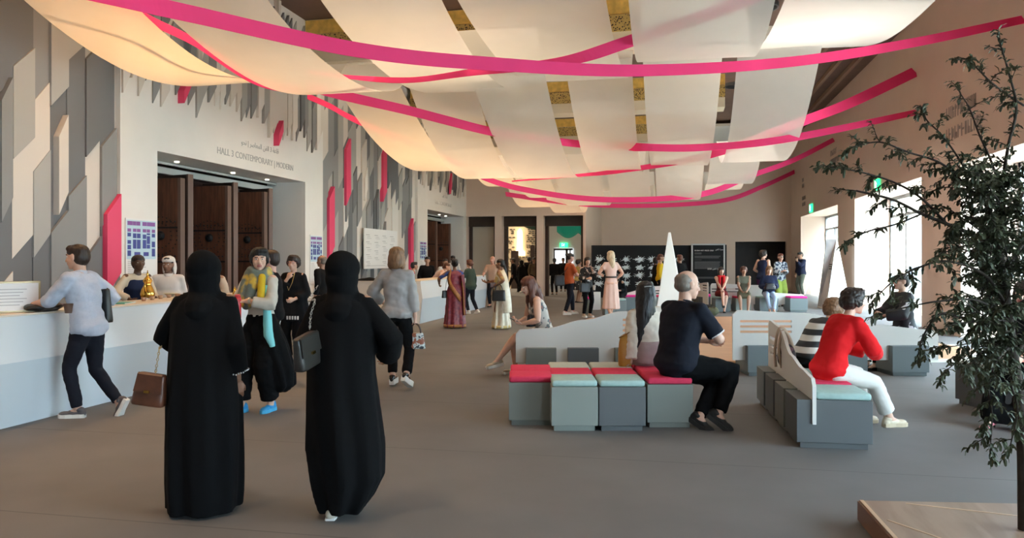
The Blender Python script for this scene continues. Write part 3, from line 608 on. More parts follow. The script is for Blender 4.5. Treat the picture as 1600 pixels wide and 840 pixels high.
# ---------------------------------------------------------------- stools and benches
MG = [mat('grey_green_laminate', (.17,.178,.155), .55), mat('light_sage_laminate', (.23,.25,.225), .55), mat('charcoal_laminate', (.10,.106,.108), .55), mat('slate_blue_laminate', (.16,.19,.195), .55)]
MCU = {'r': mat('raspberry_cushion', (.62,.045,.10), .85, var=.06, scale=30, bump=.2), 'm': mat('mint_cushion', (.36,.50,.47), .85, var=.06, scale=30, bump=.2),
       'w': mat('pale_sage_cushion', (.46,.52,.48), .85, var=.05, scale=30, bump=.2), 'p': mat('hot_pink_cushion', (.85,.05,.30), .85)}
CN = {'r':'raspberry red','m':'mint green','w':'pale sage','p':'hot pink'}
def stool(X, Y, yaw, g, c, label, w=.42, d=.42, group=None, h=.40):
    p = W(X, Y); t = thing('cube_stool', label, 'stool', p, A+yaw, group); k = w/2
    b = MB(); b.box(-k,k,-d/2,d/2,.05,h); obj('box', b, MG[g], t, bevel=.004)
    b = MB(); b.box(-k+.025,k-.025,-d/2+.03,d/2-.03,0,.05); obj('plinth', b, MG[g], t)
    b = MB(); b.box(-k+.005,k-.005,-d/2+.005,d/2-.005,h+.001,h+.058); obj('cushion', b, MCU[c], t, bevel=.02, seg=3, smooth=True, label=CN[c]+' cushion')
    return t
rows = [(0,.18,7.37,0,'r','front left stool of the cluster, red cushion on a grey-green box'),(0,.565,7.13,1,'m','front stool with a mint cushion on a light sage box, second of the cluster'),
        (0,.995,7.13,2,'m','front stool with a mint cushion on a charcoal box, third of the cluster'),(0,1.455,7.27,0,'r','front right stool of the cluster, red cushion, beside the man in black'),
        (1,.19,7.80,0,'r','red cushioned stool behind the front left stool of the cluster'),(1,.575,7.56,1,'r','red cushioned stool in the cluster behind the mint one on a light box'),
        (1,1.005,7.56,0,'r','red cushioned stool in the middle of the cluster beneath the leaning woman\'s hand'),(1,1.46,7.70,1,'r','red cushioned stool the man in black sits on'),
        (2,.59,7.99,0,'w','pale sage cushioned stool at the back of the cluster, left one'),(2,1.02,7.99,1,'w','pale sage cushioned stool at the back of the cluster beside the mustard bag')]
for r, X, Y, g, c, lb in rows: stool(X, Y, 0, g, c, lb, group='cube stools pushed together in front')
M_bd = mat('off_white_board', (.72,.69,.64), .55); M_bde = mat('birch_ply_edge', (.62,.50,.38), .6)
def bench(X, Y, yaw, outline, boxes, label, slots=(), depth=.46, back=.11, th=.03, zb=.2):
    """outline: top profile [(x, z)...]; boxes: (x0, x1, grey, cushion); slots: (x0, x1, z) cut in the board"""
    t = thing('curved_back_bench', label, 'bench', W(X, Y), A+yaw)
    xs = [p[0] for p in outline]; L0, L1 = xs[0], xs[-1]
    def top(x):
        for (x0,z0),(x1,z1) in zip(outline, outline[1:]):
            if x <= x1+1e-6: s = (x-x0)/max(1e-6, x1-x0); s = s*s*(3-2*s); return z0+(z1-z0)*s
        return outline[-1][1]
    b = MB(); cuts = sorted(set([L0, L1]+[L0+(L1-L0)*i/40 for i in range(41)]+[s[0] for s in slots]+[s[1] for s in slots]))
    def topc(x):
        e = min(x-L0, L1-x); r = .06; z = top(x)
        return z-(r-math.sqrt(max(0, r*r-(r-e)**2))) if e < r else z
    for x0, x1 in zip(cuts, cuts[1:]):
        if x1-x0 < 1e-5: continue
        sl = sorted([s for s in slots if s[0] <= x0+1e-6 and s[1] >= x1-1e-6], key=lambda s: s[2]); z0 = zb
        segs = []
        for s in sl: segs.append((z0, s[2]-.016, False)); z0 = s[2]+.016
        segs.append((z0, None, True))
        for lo, hi, tp in segs:
            za, zc = (topc(x0), topc(x1)) if tp else (hi, hi)
            b.add([(x0,0,lo),(x1,0,lo),(x1,th,lo),(x0,th,lo),(x0,0,za),(x1,0,zc),(x1,th,zc),(x0,th,za)], [(0,3,2,1),(4,5,6,7),(0,1,5,4),(1,2,6,5),(2,3,7,6),(3,0,4,7)])
    me = b.mesh('back_board'); bm = bmesh.new(); bm.from_mesh(me); bmesh.ops.remove_doubles(bm, verts=bm.verts, dist=1e-4)
    seen = {}
    for f in list(bm.faces): seen.setdefault(tuple(sorted(v.index for v in f.verts)), []).append(f)
    dl = [f for k, fs in seen.items() if len(fs) > 1 for f in fs]; bmesh.ops.delete(bm, geom=dl, context='FACES_ONLY'); bm.to_mesh(me); bm.free()
    obj('back_board', me, M_bd, t)
    for x0, x1, g, c in boxes:
        b = MB(); b.box(x0,x1,-back,depth,.05,.40); b.box(x0+.02,x1-.02,-back+.03,depth-.03,0,.05); bo = obj('seat_box', b, MG[g], t, bevel=.003)
        if c: obj('cushion', MB().box(x0+.004,x1-.004,th+.01,depth-.005,.401,.458), MCU[c], t, bevel=.02, seg=3, smooth=True, label=CN[c]+' cushion')
    return t
bench(0, 10.05, 0, [(.05,.63),(.45,.65),(.95,.76),(1.45,.87),(1.95,.90)], [(.18,.575,0,'r'),(.725,1.125,2,'m'),(1.34,1.74,0,'r')], 'white curved-back bench behind the stools, where the woman with the phone sits', [(1.45,1.85,.62),(1.45,1.85,.69),(1.45,1.85,.76)])
bench(0, 10.3, 0, [(2.96,.87),(3.9,.83),(4.75,.68),(5.72,.60)], [(3.13,3.55,3,'m'),(3.72,4.12,1,'r'),(4.3,4.72,3,'m'),(5.05,5.54,3,'r')], 'long white curved-back bench where the woman in the floral blouse sits', [(3.06,3.75,.58),(3.06,3.75,.65),(3.06,3.75,.72)])
bench(2.77, 8.3, math.atan2(-.988,-.153), [(0,.90),(.60,.87),(1.15,.66),(1.6,.60),(2.045,.57)], [(0,.44,3,'r'),(.53,.97,2,'m'),(1.05,1.47,0,'r'),(1.55,2.03,2,'m')], 'white curved-back bench seen end-on where the woman in red sits', [(.10,.5,.56),(.10,.5,.64),(.10,.5,.72)], depth=.47, back=.12)
stool(5.06, 8.12, math.radians(12), 2, 'w', 'charcoal stool with a pale cushion, leftmost beside the tree', .46, .46)
stool(5.55, 8.02, math.radians(12), 2, 'w', 'charcoal stool behind the tree foliage, where the person in pink heels sits', .46, .46)
bench(0, 23.1, PI, [(-8.80,.50),(-7.75,.55),(-7.4,.78),(-5.97,.83)], [(-8.72,-8.2,3,'p'),(-7.85,-7.3,3,'m'),(-7.05,-6.6,1,'r'),(-6.45,-6.0,3,'m')], 'far white bench with three seated women and a free pink cushion', [(-7.1,-6.0,.58),(-7.1,-6.0,.66)])
bench(5.78, 24.6, -PI/2+.05, [(0,.60),(.5,.8),(1.6,.86)], [(.05,.5,0,'p'),(.7,1.1,2,'p')], 'narrow end-on bench between the dark information panel and the woman in a red scarf', [(1.0,1.5,.6),(1.0,1.5,.68),(1.0,1.5,.76)])
bench(0, 23.8, PI, [(-5.55,.84),(-4.4,.72),(-3.4,.50)], [(-5.4,-4.95,0,'p'),(-4.7,-4.25,1,'r'),(-3.85,-3.45,3,'p')], 'far white bench behind the pale spire, partly hidden by the woman with long black hair', [(-4.8,-4.2,.50),(-4.8,-4.2,.58)])
stool(2.62, 20.8, .1, 3, 'm', 'small blue-grey stool by the feet of the woman in the pale pink dress', .28, .35)
stool(3.02, 21.6, .1, 3, 'm', 'blue-grey stool right of the woman in the pale pink dress', .30, .4)
o = thing('low_bench_end', 'small beige bench end left of the woman in the pale pink dress', 'bench', W(2.42, 22.0), A)
obj('end_board', MB().box(-.14,.12,0,.03,.1,.62), M_bd, o, bevel=.01); obj('cushion', MB().box(-.35,-.14,-.2,.3,.42,.47), MCU['p'], o, bevel=.015, label='hot pink cushion'); obj('seat_box', MB().box(-.34,-.13,-.2,.3,0,.42), MG[0], o)
# ---------------------------------------------------------------- spires, dark art panel, information panel
Msp = mat('spire_white', (.80,.79,.74), .5)
def wedge(base, apex, label, name='pale_spire', mats=None):
    b = MB(); n = len(base); b.add(list(base)+list(apex), [tuple(range(n-1,-1,-1))]+([tuple(range(n,2*n))])+[(i,(i+1)%n,n+(i+1)%n,n+i) for i in range(n)])
    t = thing(name, label, 'sculpture', (0,0,0)); obj('faceted_body', b, Msp, t, bevel=.004); return t
Y = 13.2; p = lambda px, Yy, z=0.0: W((px-800)/1200*Yy, Yy, z)
zt = EYE+42/1200*Y
wedge([p(1016,12.85), p(1078,12.9), p(1080,13.6), p(1022,13.6)], [p(1044,13.2,zt), p(1048,13.2,zt), p(1048,13.25,zt), p(1044.3,13.25,zt)], 'tall narrow white spire rising behind the balding man in black')
zt = EYE+33/1200*24
t = wedge([G(1277,480), G(1291,483), p(1330,24.3), p(1315,24.9)], [p(1291,24.3,zt), p(1307.5,24.2,zt), p(1308,24.3,zt), p(1293,24.5,zt)], 'leaning white wedge with grey printing, standing by the far window')
bq = [G(1277,480), G(1291,483), p(1307.5,24.2,zt), p(1291,24.3,zt)]
off = W(0,-.02)-W(0,0)
def lerp2(q, a, c): lo = q[0].lerp(q[1], a); hi = q[3].lerp(q[2], a); return lo.lerp(hi, c)+off
b = MB(); b.add([lerp2(bq,.04,.02), lerp2(bq,.96,.02), lerp2(bq,.96,.985), lerp2(bq,.04,.985)], [(0,1,2,3)]); obj('printed_face', b, mat_pattern('grey_brush_print', (.30,.30,.33), (.56,.54,.53), 1.6, .42, 'noise', width=.2), t)
b = MB()
for k in range(3): b.add([lerp2(bq,.62,.62-.03*k)+off*.5, lerp2(bq,.9,.62-.03*k)+off*.5, lerp2(bq,.9,.635-.03*k)+off*.5, lerp2(bq,.62,.635-.03*k)+off*.5], [(0,1,2,3)])
obj('printed_words', b, mat('black_print', (.03,.03,.03), .6), t)
M_bl = mat('black_panel', (.012,.014,.017), .6, spec=.15)
Yp = 31.2; o = W((925-800)/1200*Yp, Yp); tt = thing('art_panel', 'wide black panel with rows of white splash prints on the far side of the hall', 'panel', o, A)
wp = (1080-925)/1200*Yp; hp = EYE+22/1200*Yp
b = MB(); b.box(0, wp, 0, .30, 0, hp); obj('black_box', b, M_bl, tt, bevel=.01)
r = random.Random(5)
for row in range(4):
    for col in range(7):
        cx = (936-925+21*col)/1200*Yp+.0; cz = EYE-(404-405+12.6*row-1)/1200*Yp-.05; b = MB(); vs = [(0,-.004,0)]; n = 26
        for k in range(n):
            a_ = 2*PI*k/n; R = (.25 if k % 2 else .12)*(r.uniform(.45,1.15)); vs.append((R*1.05*math.cos(a_), -.004, R*.62*math.sin(a_)))
        b.add([(x+cx, y, z+cz) for x, y, z in vs], [(0, 1+k, 1+(k+1)%n) for k in range(n)])
        for _ in range(5):
            a_ = r.uniform(0, 2*PI); R = r.uniform(.12,.24); s_ = r.uniform(.012,.03); x, z = cx+R*math.cos(a_), cz+R*.7*math.sin(a_)
            b.add([(x-s_,-.004,z),(x,-.004,z-s_),(x+s_,-.004,z),(x,-.004,z+s_)], [(0,1,2,3)])
        obj('splash_print', b, mat('ice_white_print', (.62,.76,.82), .6), tt)
Yq = 30.9; o = W((1081.5-800)/1200*Yq, Yq); tt = thing('information_panel', 'tall black information panel with white text and a pale frame', 'panel', o, A)
wq = (1129-1081.5)/1200*Yq*1.06; hq = EYE+23/1200*Yq
b = MB(); b.box(0, wq, .02, .22, 0, hq); b.box(wq, wq+.12, .1, .3, 0, hq); obj('black_board', b, M_bl, tt)
b = MB(); b.box(-.03,.03,0,.05,0,hq+.03); b.box(wq-.03,wq+.03,0,.05,0,hq+.03); b.box(-.03,wq+.03,0,.05,hq-.02,hq+.04); b.box(-.03,wq+.03,0,.05,.0,.05); obj('pale_frame', b, mat('pale_metal', (.45,.46,.47), .4), tt)
Mpr = mat('white_print', (.75,.75,.75), .6); Mpg = mat('grey_print', (.13,.14,.15), .6)
MT = frame_M((0,0.015,0), (1,0,0), (0,0,1))
o = obj('heading', text_mesh('DUBAI ART PRIZE 2020', .072, MT @ Matrix.Translation((.10, hq-.26, 0)), .004, space=1.05), Mpr, tt)
o = obj('arabic_mark', text_mesh('\uFEE6\uFED4\uFEDF\uFE8D \uFE93\uFEB0\uFEE4\uFEA0\uFE91', .085, MT @ Matrix.Translation((wq-.36, hq-.22, 0)), .004), Mpr, tt)
o = obj('arabic_heading', text_mesh('2020 \uFEE6\uFED4\uFEDF\uFEDF \uFE93\uFEB0\uFE8B\uFE8E\uFE9F', .085, MT @ Matrix.Translation((.62, hq-1.0, 0)), .004), Mpr, tt)
b = MB(); z = hq-.32; rr = random.Random(2)
for blk, n in ((1,3),(2,4),(1,1),(2,11),(0,0),(2,3),(0,0),(2,8),(2,5)):
    if n == 0: z -= .22
    for k in range(n):
        b.box(.10, .10+(.28 if blk == 1 else (wq-.25)*rr.uniform(.93,1)), .010, .018, z-.012, z); z -= .028
    z -= .045
obj('paragraphs', b, Mpg, tt)
# ---------------------------------------------------------------- acacia tree
Mbark = mat('tree_bark', (.045,.035,.028), .9, var=.3, scale=20, bump=.5); Mleaf = mat('olive_leaves', (.055,.068,.032), .6, var=.35, scale=5)
R_ = random.Random(21); tw = MB(); fo = MB(); br = MB()
def leafquad(p, d, L, wd):
    up = Vector((0,0,1)); s_ = d.cross(up)
    s_ = (s_ if s_.length > .05 else Vector((1,0,0))).normalized(); s_ = (s_+Vector((R_.uniform(-.5,.5),R_.uniform(-.5,.5),R_.uniform(-.3,.3)))).normalized()
    dd = (d+Vector((0,0,-.55))).normalized(); m = p+d*L*.5; e = m+dd*L*.5; n_ = s_.cross(d).normalized()*wd*.35
    fo.add([p, p+d*L*.12+s_*wd*.8, m+s_*wd+n_, e-dd*L*.1+s_*wd*.6, e, e-dd*L*.1-s_*wd*.6, m-s_*wd+n_, p+d*L*.12-s_*wd*.8, m], [(0,1,2,8),(8,2,3,4),(8,4,5,6),(0,8,6,7)])
def twig(p, d, L, n=6, dense=1.0):
    pts = [p]; q = p.copy(); dd = d.normalized()
    for k in range(n):
        dd = (dd+Vector((R_.uniform(-.22,.22),R_.uniform(-.22,.22),R_.uniform(-.25,.10)))).normalized(); q = q+dd*L/n; pts.append(q.copy())
    tw.tube(pts, [.0032*(1-.6*k/n) for k in range(n+1)], 4)
    for k in range(1, n+1):
        for _ in range(int(3*dense+R_.random())):
            s_ = Vector((R_.uniform(-1,1),R_.uniform(-1,1),R_.uniform(-.9,.45))).normalized()
            leafquad(pts[k-1].lerp(pts[k], R_.random()), (s_*.9+(pts[k]-pts[k-1]).normalized()*.7).normalized(), R_.uniform(.028,.052), R_.uniform(.006,.0095))
def branch(px, r0, r1, every=.055, tl=.16, start=.25, dense=1.0, bare=False):
    pp = spline([P(*q) for q in px], 8); n = len(pp)
    br.tube(pp, [r0+(r1-r0)*k/(n-1) for k in range(n)], 7)
    acc = 0
    for k in range(1, n):
        sg = (pp[k]-pp[k-1]); acc += sg.length
        if k/n < start: acc = min(acc, every); continue
        while acc > every and not bare:
            acc -= every; s_ = Vector((R_.uniform(-1,1),R_.uniform(-1,1),R_.uniform(-.7,.8))).normalized()
            twig(pp[k].copy(), sg.normalized()*.8+s_*.9, tl*R_.uniform(.5,1.3), 5, dense)
    twig(pp[-1], pp[-1]-pp[-2], tl*.9, 6, dense)
TY = 4.05
trunk = spline([P(x,y,Y_) for x,y,Y_ in [(1603,905,TY),(1601,800,TY),(1599,700,TY),(1592,620,TY),(1580,540,TY),(1573,480,TY),(1566,420,TY),(1560,370,TY)]], 8)
trunk[0].z = PT+.0; tb = MB(); tb.tube(trunk, [.034-.012*k/len(trunk) for k in range(len(trunk))], 10)
branch([(1560,372,4.05),(1565,300,4.1),(1575,230,4.1),(1588,170,4.15),(1578,120,4.15),(1563,70,4.15)], .011, .004, tl=.10, start=.3, dense=.8)
branch([(1600,165,4.2),(1570,145,4.15),(1545,125,4.1),(1525,105,4.1),(1508,92,4.05)], .006, .003, tl=.09, start=.1)
branch([(1562,380,4.05),(1520,366,4.0),(1480,350,3.95),(1440,334,3.9),(1395,312,3.85),(1338,298,3.8)], .012, .005, every=.11, tl=.13, start=.2)
branch([(1480,350,3.95),(1440,310,3.9),(1400,286,3.9),(1350,270,3.85),(1296,260,3.8)], .007, .003, tl=.09, start=.1)
branch([(1550,330,4.0),(1510,290,4.0),(1470,255,4.0),(1420,238,3.95),(1375,222,3.9),(1340,228,3.9)], .008, .003, tl=.10, start=.2)
branch([(1510,290,4.0),(1505,260,4.1),(1475,215,4.1),(1450,190,4.1),(1445,180,4.1)], .006, .003, tl=.08, start=.2)
branch([(1565,300,4.1),(1548,250,4.2),(1530,210,4.2),(1515,170,4.2),(1500,145,4.2)], .007, .003, tl=.09, start=.1)
branch([(1440,334,3.9),(1400,350,3.8),(1360,360,3.8),(1332,372,3.8)], .005, .003, tl=.08, start=.2, every=.09)
branch([(1573,480,4.05),(1540,430,3.9),(1480,408,3.8),(1430,420,3.8),(1395,440,3.75),(1375,458,3.75)], .008, .003, every=.075, tl=.09, start=.2)
branch([(1580,520,4.05),(1550,510,3.95),(1510,498,3.9),(1470,490,3.85),(1445,520,3.85),(1436,545,3.85)], .010, .003, every=.07, tl=.08, start=.25)
branch([(1576,500,4.05),(1530,470,3.8),(1470,470,3.7),(1415,480,3.7),(1380,490,3.7)], .006, .003, every=.11, tl=.07, start=.3)
branch([(1580,540,4.05),(1560,560,3.8),(1545,600,3.7),(1550,650,3.65),(1548,690,3.6)], .007, .003, tl=.11, start=.1, dense=1.4)
branch([(1590,600,4.05),(1580,600,3.8),(1590,640,3.7),(1580,690,3.7)], .006, .003, tl=.10, start=.1, dense=1.3)
branch([(1585,560,4.05),(1610,520,4.2),(1640,480,4.3),(1680,450,4.4)], .010, .004, tl=.14)
branch([(1568,430,4.05),(1600,380,4.2),(1650,330,4.3),(1700,300,4.4)], .010, .004, tl=.14)
branch([(1560,372,4.05),(1600,300,4.3),(1640,250,4.4),(1660,180,4.4)], .009, .004, tl=.13)
for k in range(60):
    x0, y0 = R_.uniform(1505,1590), R_.uniform(270,560); Y0 = 4.05+R_.uniform(-.5,.55); x1 = R_.choice([R_.uniform(1470,1560), R_.uniform(1560,1660)])
    branch([(1566,y0+30,4.05),((x0+1566)/2,y0+8,(Y0+4.05)/2),(x1,y0+R_.uniform(-50,50),Y0)], .005, .0025, every=.06, tl=.12, start=.3, dense=1.35)
t = thing('potted_acacia_tree', 'slender acacia tree with drooping olive leaves at the right edge of the frame', 'tree', (trunk[0].x, trunk[0].y, PT))
for nm, mb_, m_, kd in (('trunk', tb, Mbark, None), ('branches', br, Mbark, 'stuff'), ('twigs', tw, Mbark, 'stuff'), ('foliage', fo, Mleaf, 'stuff')):
    o = obj(nm, mb_, m_, t, kind=kd, smooth=(nm != 'foliage')); o.matrix_parent_inverse = Matrix.Translation(-t.location)
# ---------------------------------------------------------------- people: one continuous body each, clothes and hair as parts
import numpy as np
def remesh(mb, vox, it=4, fac=.5, disp=None, name='m', post=None):
    me = mb.mesh(name) if isinstance(mb, MB) else mb
    o = bpy.data.objects.new('tmp', me); COL.objects.link(o)
    r = o.modifiers.new('r', 'REMESH'); r.mode = 'VOXEL'; r.voxel_size = vox
    if it: s = o.modifiers.new('s', 'SMOOTH'); s.iterations = it; s.factor = fac
    dg = bpy.context.evaluated_depsgraph_get(); dg.update()
    m2 = bpy.data.meshes.new_from_object(o.evaluated_get(dg)); bpy.data.objects.remove(o); bpy.data.meshes.remove(me); m2.name = name
    if disp:
        n = len(m2.vertices); co = np.empty(n*3); m2.vertices.foreach_get('co', co); co = co.reshape(-1,3)
        nr = np.empty(n*3); m2.vertices.foreach_get('normal', nr); nr = nr.reshape(-1,3)
        d = np.array([disp(Vector(c), Vector(k)) for c, k in zip(co, nr)]); co = co+nr*d[:,None]; m2.vertices.foreach_set('co', co.ravel()); m2.update()
    m2.polygons.foreach_set('use_smooth', [True]*len(m2.polygons)); return m2
def folds(amp, k=9, kz=1.6, seed=0, zlow=None, fine=.25):
    def f(c, n):
        q = noise.noise(Vector((c.x*k+seed, c.y*k, c.z*kz)))+fine*noise.noise(Vector((c.x*k*2.7, c.y*k*2.7+seed, c.z*kz*5)))
        a = amp
        if zlow is not None: a = amp*(.25+.75*min(1, max(0, (zlow-c.z)/max(.01, zlow))))
        return q*a
    return f
def crumple(amp, k=11, seed=0):
    return lambda c, n: amp*(noise.noise(Vector((c.x*k+seed, c.y*k, c.z*k*1.6)))+.4*noise.noise(Vector((c.x*k*2.5, c.y*k*2.5+seed, c.z*k*3))))
def ik(a, t, l1, l2, hint):
    a, t = Vector(a), Vector(t); d = t-a; D = d.length
    mx = (l1+l2)*.998
    if D > mx: d = d*(mx/D); D = mx; t = a+d
    if D < abs(l1-l2)+.02: D = abs(l1-l2)+.02
    u = d.normalized(); x = (l1*l1-l2*l2+D*D)/(2*D); h = math.sqrt(max(0, l1*l1-x*x)); hv = Vector(hint); hv = hv-u*hv.dot(u)
    hv = hv.normalized() if hv.length > 1e-3 else Vector((0,1,0))
    return a+u*x+hv*h, t
SEC = {'m': [(-.10,.10,.085,0),(-.05,.155,.105,-.01),(0,.166,.112,-.012),(.08,.150,.104,0),(.16,.138,.098,0),(.26,.150,.106,0),(.34,.168,.112,.004),(.41,.176,.104,0),(.46,.160,.086,-.004),(.50,.100,.066,-.006),(.535,.060,.056,-.004)],
       'f': [(-.10,.10,.085,0),(-.05,.160,.110,-.012),(0,.170,.118,-.014),(.08,.144,.100,0),(.16,.120,.086,0),(.25,.130,.096,.002),(.33,.142,.118,.014),(.41,.150,.094,0),(.46,.138,.076,-.004),(.50,.085,.058,-.006),(.535,.050,.050,-.004)]}
def eval_sec(tab, t):
    if t <= tab[0][0]: return tab[0][1:]
    for a, b_ in zip(tab, tab[1:]):
        if t <= b_[0]: s_ = (t-a[0])/(b_[0]-a[0]); return tuple(a[i]+(b_[i]-a[i])*s_ for i in (1,2,3))
    return tab[-1][1:]
class Fig:
    def __init__(s, sex, pose, heavy=1.0):
        s.sex = sex; s.heavy = heavy; p = pose; s.p = p
        s.pel = Vector(p.get('pel', (0,0,.90))); l1, l2 = p.get('lean', (2,4)); sd = math.radians(p.get('side', 0)); tw = math.radians(p.get('twist', 0)); py = math.radians(p.get('pyaw', 0))
        def up(l): l = math.radians(l); f = Vector((-math.sin(py), math.cos(py), 0)); r_ = Vector((math.cos(py), math.sin(py), 0)); return (f*math.sin(l)+r_*math.sin(sd)+Vector((0,0,math.cos(l)))).normalized()
        u1, u2 = up(l1), up(l2); um = (u1+u2).normalized(); s.u1, s.u2 = u1, u2
        s.sp = [(-.6, s.pel-u1*.6), (0, s.pel), (.16, s.pel+u1*.16), (.34, s.pel+u1*.16+um*.18), (.53, s.pel+u1*.16+um*.18+u2*.19)]
        s.neck = s.sp[-1][1]; s.tw = tw; s.py = py
        def rt(a): return Vector((math.cos(a+py), math.sin(a+py), 0))
        s.rt = rt
        hy, hp, hr = p.get('head', (0,0,0)); hd = (u2*.6+Vector((0,0,.5))+Vector((-math.sin(py+tw),math.cos(py+tw),0))*math.sin(math.radians(-hp))*.35*(1 if hp < 0 else .2)).normalized()
        s.hc = s.neck+hd*.158; hk = p.get('hk', 1.10 if sex == 'm' else 1.08)
        s.HM = Matrix.Translation(s.hc) @ Matrix.Rotation(py+tw+math.radians(hy),4,'Z') @ Matrix.Rotation(math.radians(hp),4,'X') @ Matrix.Rotation(math.radians(hr),4,'Y') @ Matrix.Scale(hk,4)
        sw = (.185 if sex == 'm' else .155)*heavy**.7; r_ = rt(tw); r_ = (r_-u2*r_.dot(u2)).normalized(); s.r2 = r_; sh = p.get('shrug', 0)
        base = s.neck-u2*(.052-sh); s.sh = {'r': base+r_*sw, 'l': base-r_*sw}
        s.f2 = u2.cross(r_); r1 = rt(0); r1 = (r1-u1*r1.dot(u1)).normalized(); s.r1 = r1; s.f1 = u1.cross(r1)
        s.arm = {}; s.hand = {}
        for k, sg in (('r',1),('l',-1)):
            tgt = p.get(k+'h') or (sg*.25, .03, .86); hint = p.get(k+'e', (sg*.5,-1,-.35)); el, wr = ik(s.sh[k], tgt, .285, .25, hint); s.arm[k] = (s.sh[k], el, wr)
            d = Vector(p.get(k+'d') or (wr-el)).normalized(); s.hand[k] = (wr, d)
        s.hip = {'r': s.pel+r1*.086-u1*.02, 'l': s.pel-r1*.086-u1*.02}; s.leg = {}; s.foot = {}
        for k, sg in (('r',1),('l',-1)):
            f = p.get(k+'f') or (sg*.10, 0, .078, -sg*6, 0); f = tuple(f)+(0,)*(5-len(f)); hint = p.get(k+'k', (sg*.12, 1, 0)); kn, an = ik(s.hip[k], f[:3], .42, .41, hint)
            s.leg[k] = (s.hip[k], kn, an); s.foot[k] = (an, f[3], f[4])
    def at(s, t):
        for (t0,p0),(t1,p1) in zip(s.sp, s.sp[1:]):
            if t <= t1: return p0.lerp(p1, (t-t0)/(t1-t0))
        return s.sp[-1][1]+s.u2*(t-.53)
    def ring(s, t, off=0., n=24, ka=1., kb=1., sup=.85):
        a, b_, yo = eval_sec(SEC[s.sex], t); a = a*s.heavy*ka+off; b_ = b_*s.heavy*kb+off; q = min(1, max(0, t/.5)); r_ = s.r1.lerp(s.r2, q).normalized(); u_ = s.u1.lerp(s.u2, q).normalized(); r_ = (r_-u_*r_.dot(u_)).normalized(); f = u_.cross(r_); c = s.at(t)+f*yo
        cs = lambda v: math.copysign(abs(v)**sup, v)
        return [c+r_*a*cs(math.cos(2*PI*i/n))+f*b_*cs(math.sin(2*PI*i/n)) for i in range(n)]
    def torso(s, mb, t0, t1, off=0., flare=0., **k):
        ts = [t0]+[x[0] for x in SEC[s.sex] if t0+.01 < x[0] < t1-.01]+[t1]
        mb.loft([s.ring(t, off+flare*max(0, (.1-t))/.25, **k) for t in ts])
    def limb(s, mb, pts, rad, frac=1.0, n=14, bulge=None):
        """pts: joints; rad: radii; cut flat at the fraction of the whole length"""
        L = [(pts[i+1]-pts[i]).length for i in range(len(pts)-1)]; T = sum(L)*frac; acc = 0; out = []; rr = []
        for i in range(len(L)):
            for q in (0,.2,.4,.6,.8):
                d = acc+L[i]*q
                if d >= T: break
                out.append(pts[i].lerp(pts[i+1], q)); e = rad[i]+(rad[i+1]-rad[i])*q
                if bulge: e += bulge(i, q)
                rr.append(e)
            if acc+L[i] >= T-1e-6:
                q = (T-acc)/L[i]; out.append(pts[i].lerp(pts[i+1], q)); rr.append(rad[i]+(rad[i+1]-rad[i])*q); break
            acc += L[i]
        mb.tube(out, rr, n)
def hand_mb(mb, wr, d, nrm, side, curl=35, s=1.0, fr=1.0, splay=4, thumb=35):
    """palm, four unequal fingers and a thumb; nrm points out of the palm; side +1 = thumb on the side nrm x d"""
    d = d.normalized(); nrm = (nrm-d*nrm.dot(d)).normalized(); sd = nrm.cross(d)*side
    P0 = lambda a, b_, c: wr+(d*a+sd*b_+nrm*c)*s
    rings = []
    for a, w, th in ((-.012,.023,.019),(.012,.026,.019),(.035,.036,.017),(.06,.041,.015),(.085,.041,.013),(.094,.038,.010)):
        rings.append([P0(a, w*math.cos(2*PI*i/14)*1.0, th*math.sin(2*PI*i/14)) for i in range(14)])
    mb.loft(rings)
    for off, L, r_, cx in ((.030,.070,.0086,0),(.010,.079,.0088,3),(-.010,.074,.0085,6),(-.029,.058,.0077,11)):
        p = P0(.086, off, 0); ang = math.radians(6); lat = math.radians(splay)*off/.03
        for k, q in enumerate((.45,.31,.24)):
            ang += math.radians((curl+cx)*(.8 if k == 0 else .95)); dd = (d*math.cos(ang)+nrm*math.sin(ang)+sd*lat).normalized(); p2 = p+dd*L*q*s
            mb.cone(p, r_*s*fr*(1-.08*k), p2, r_*s*fr*(.93-.08*k), 8); p = p2
    p = P0(.022, .026, .004); a = math.radians(thumb); dd = (d*math.cos(a)+sd*math.sin(a)+nrm*.28).normalized(); p2 = p+dd*.042*s; mb.cone(p, .0135*s*fr, p2, .0105*s*fr, 8)
    dd = (d*math.cos(a*.5)+sd*math.sin(a*.35)+nrm*(.35+curl/120)).normalized(); p3 = p2+dd*.034*s; mb.cone(p2, .0105*s*fr, p3, .0085*s*fr, 8)
SKIN = {'light': mat('skin_light', (.62,.37,.27), .5), 'tan': mat('skin_tan', (.42,.23,.15), .5), 'brown': mat('skin_brown', (.22,.105,.06), .5), 'dark': mat('skin_dark', (.09,.042,.025), .45), 'pink': mat('skin_pink', (.60,.32,.24), .5)}
LIP = {'light': mat('lips_rose', (.42,.13,.11), .4), 'tan': mat('lips_tan', (.30,.10,.08), .4), 'brown': mat('lips_brown', (.16,.05,.04), .4), 'dark': mat('lips_dark', (.10,.035,.03), .4), 'pink': mat('lips_pink', (.45,.12,.11), .4)}
M_eyew = mat('eye_white', (.75,.72,.68), .25); M_iris = mat('eye_iris', (.02,.012,.008), .15)
HAIR = {k: mat('hair_'+k, c, .5, var=.35, scale=40, bump=.5, stretch=(1,1,.15)) for k, c in {'black': (.010,.008,.008), 'brown': (.060,.028,.016), 'darkbrown': (.024,.014,.010), 'blonde': (.42,.28,.15), 'pale': (.60,.48,.32), 'auburn': (.11,.035,.018), 'grey': (.20,.165,.135), 'honey': (.20,.10,.045)}.items()}
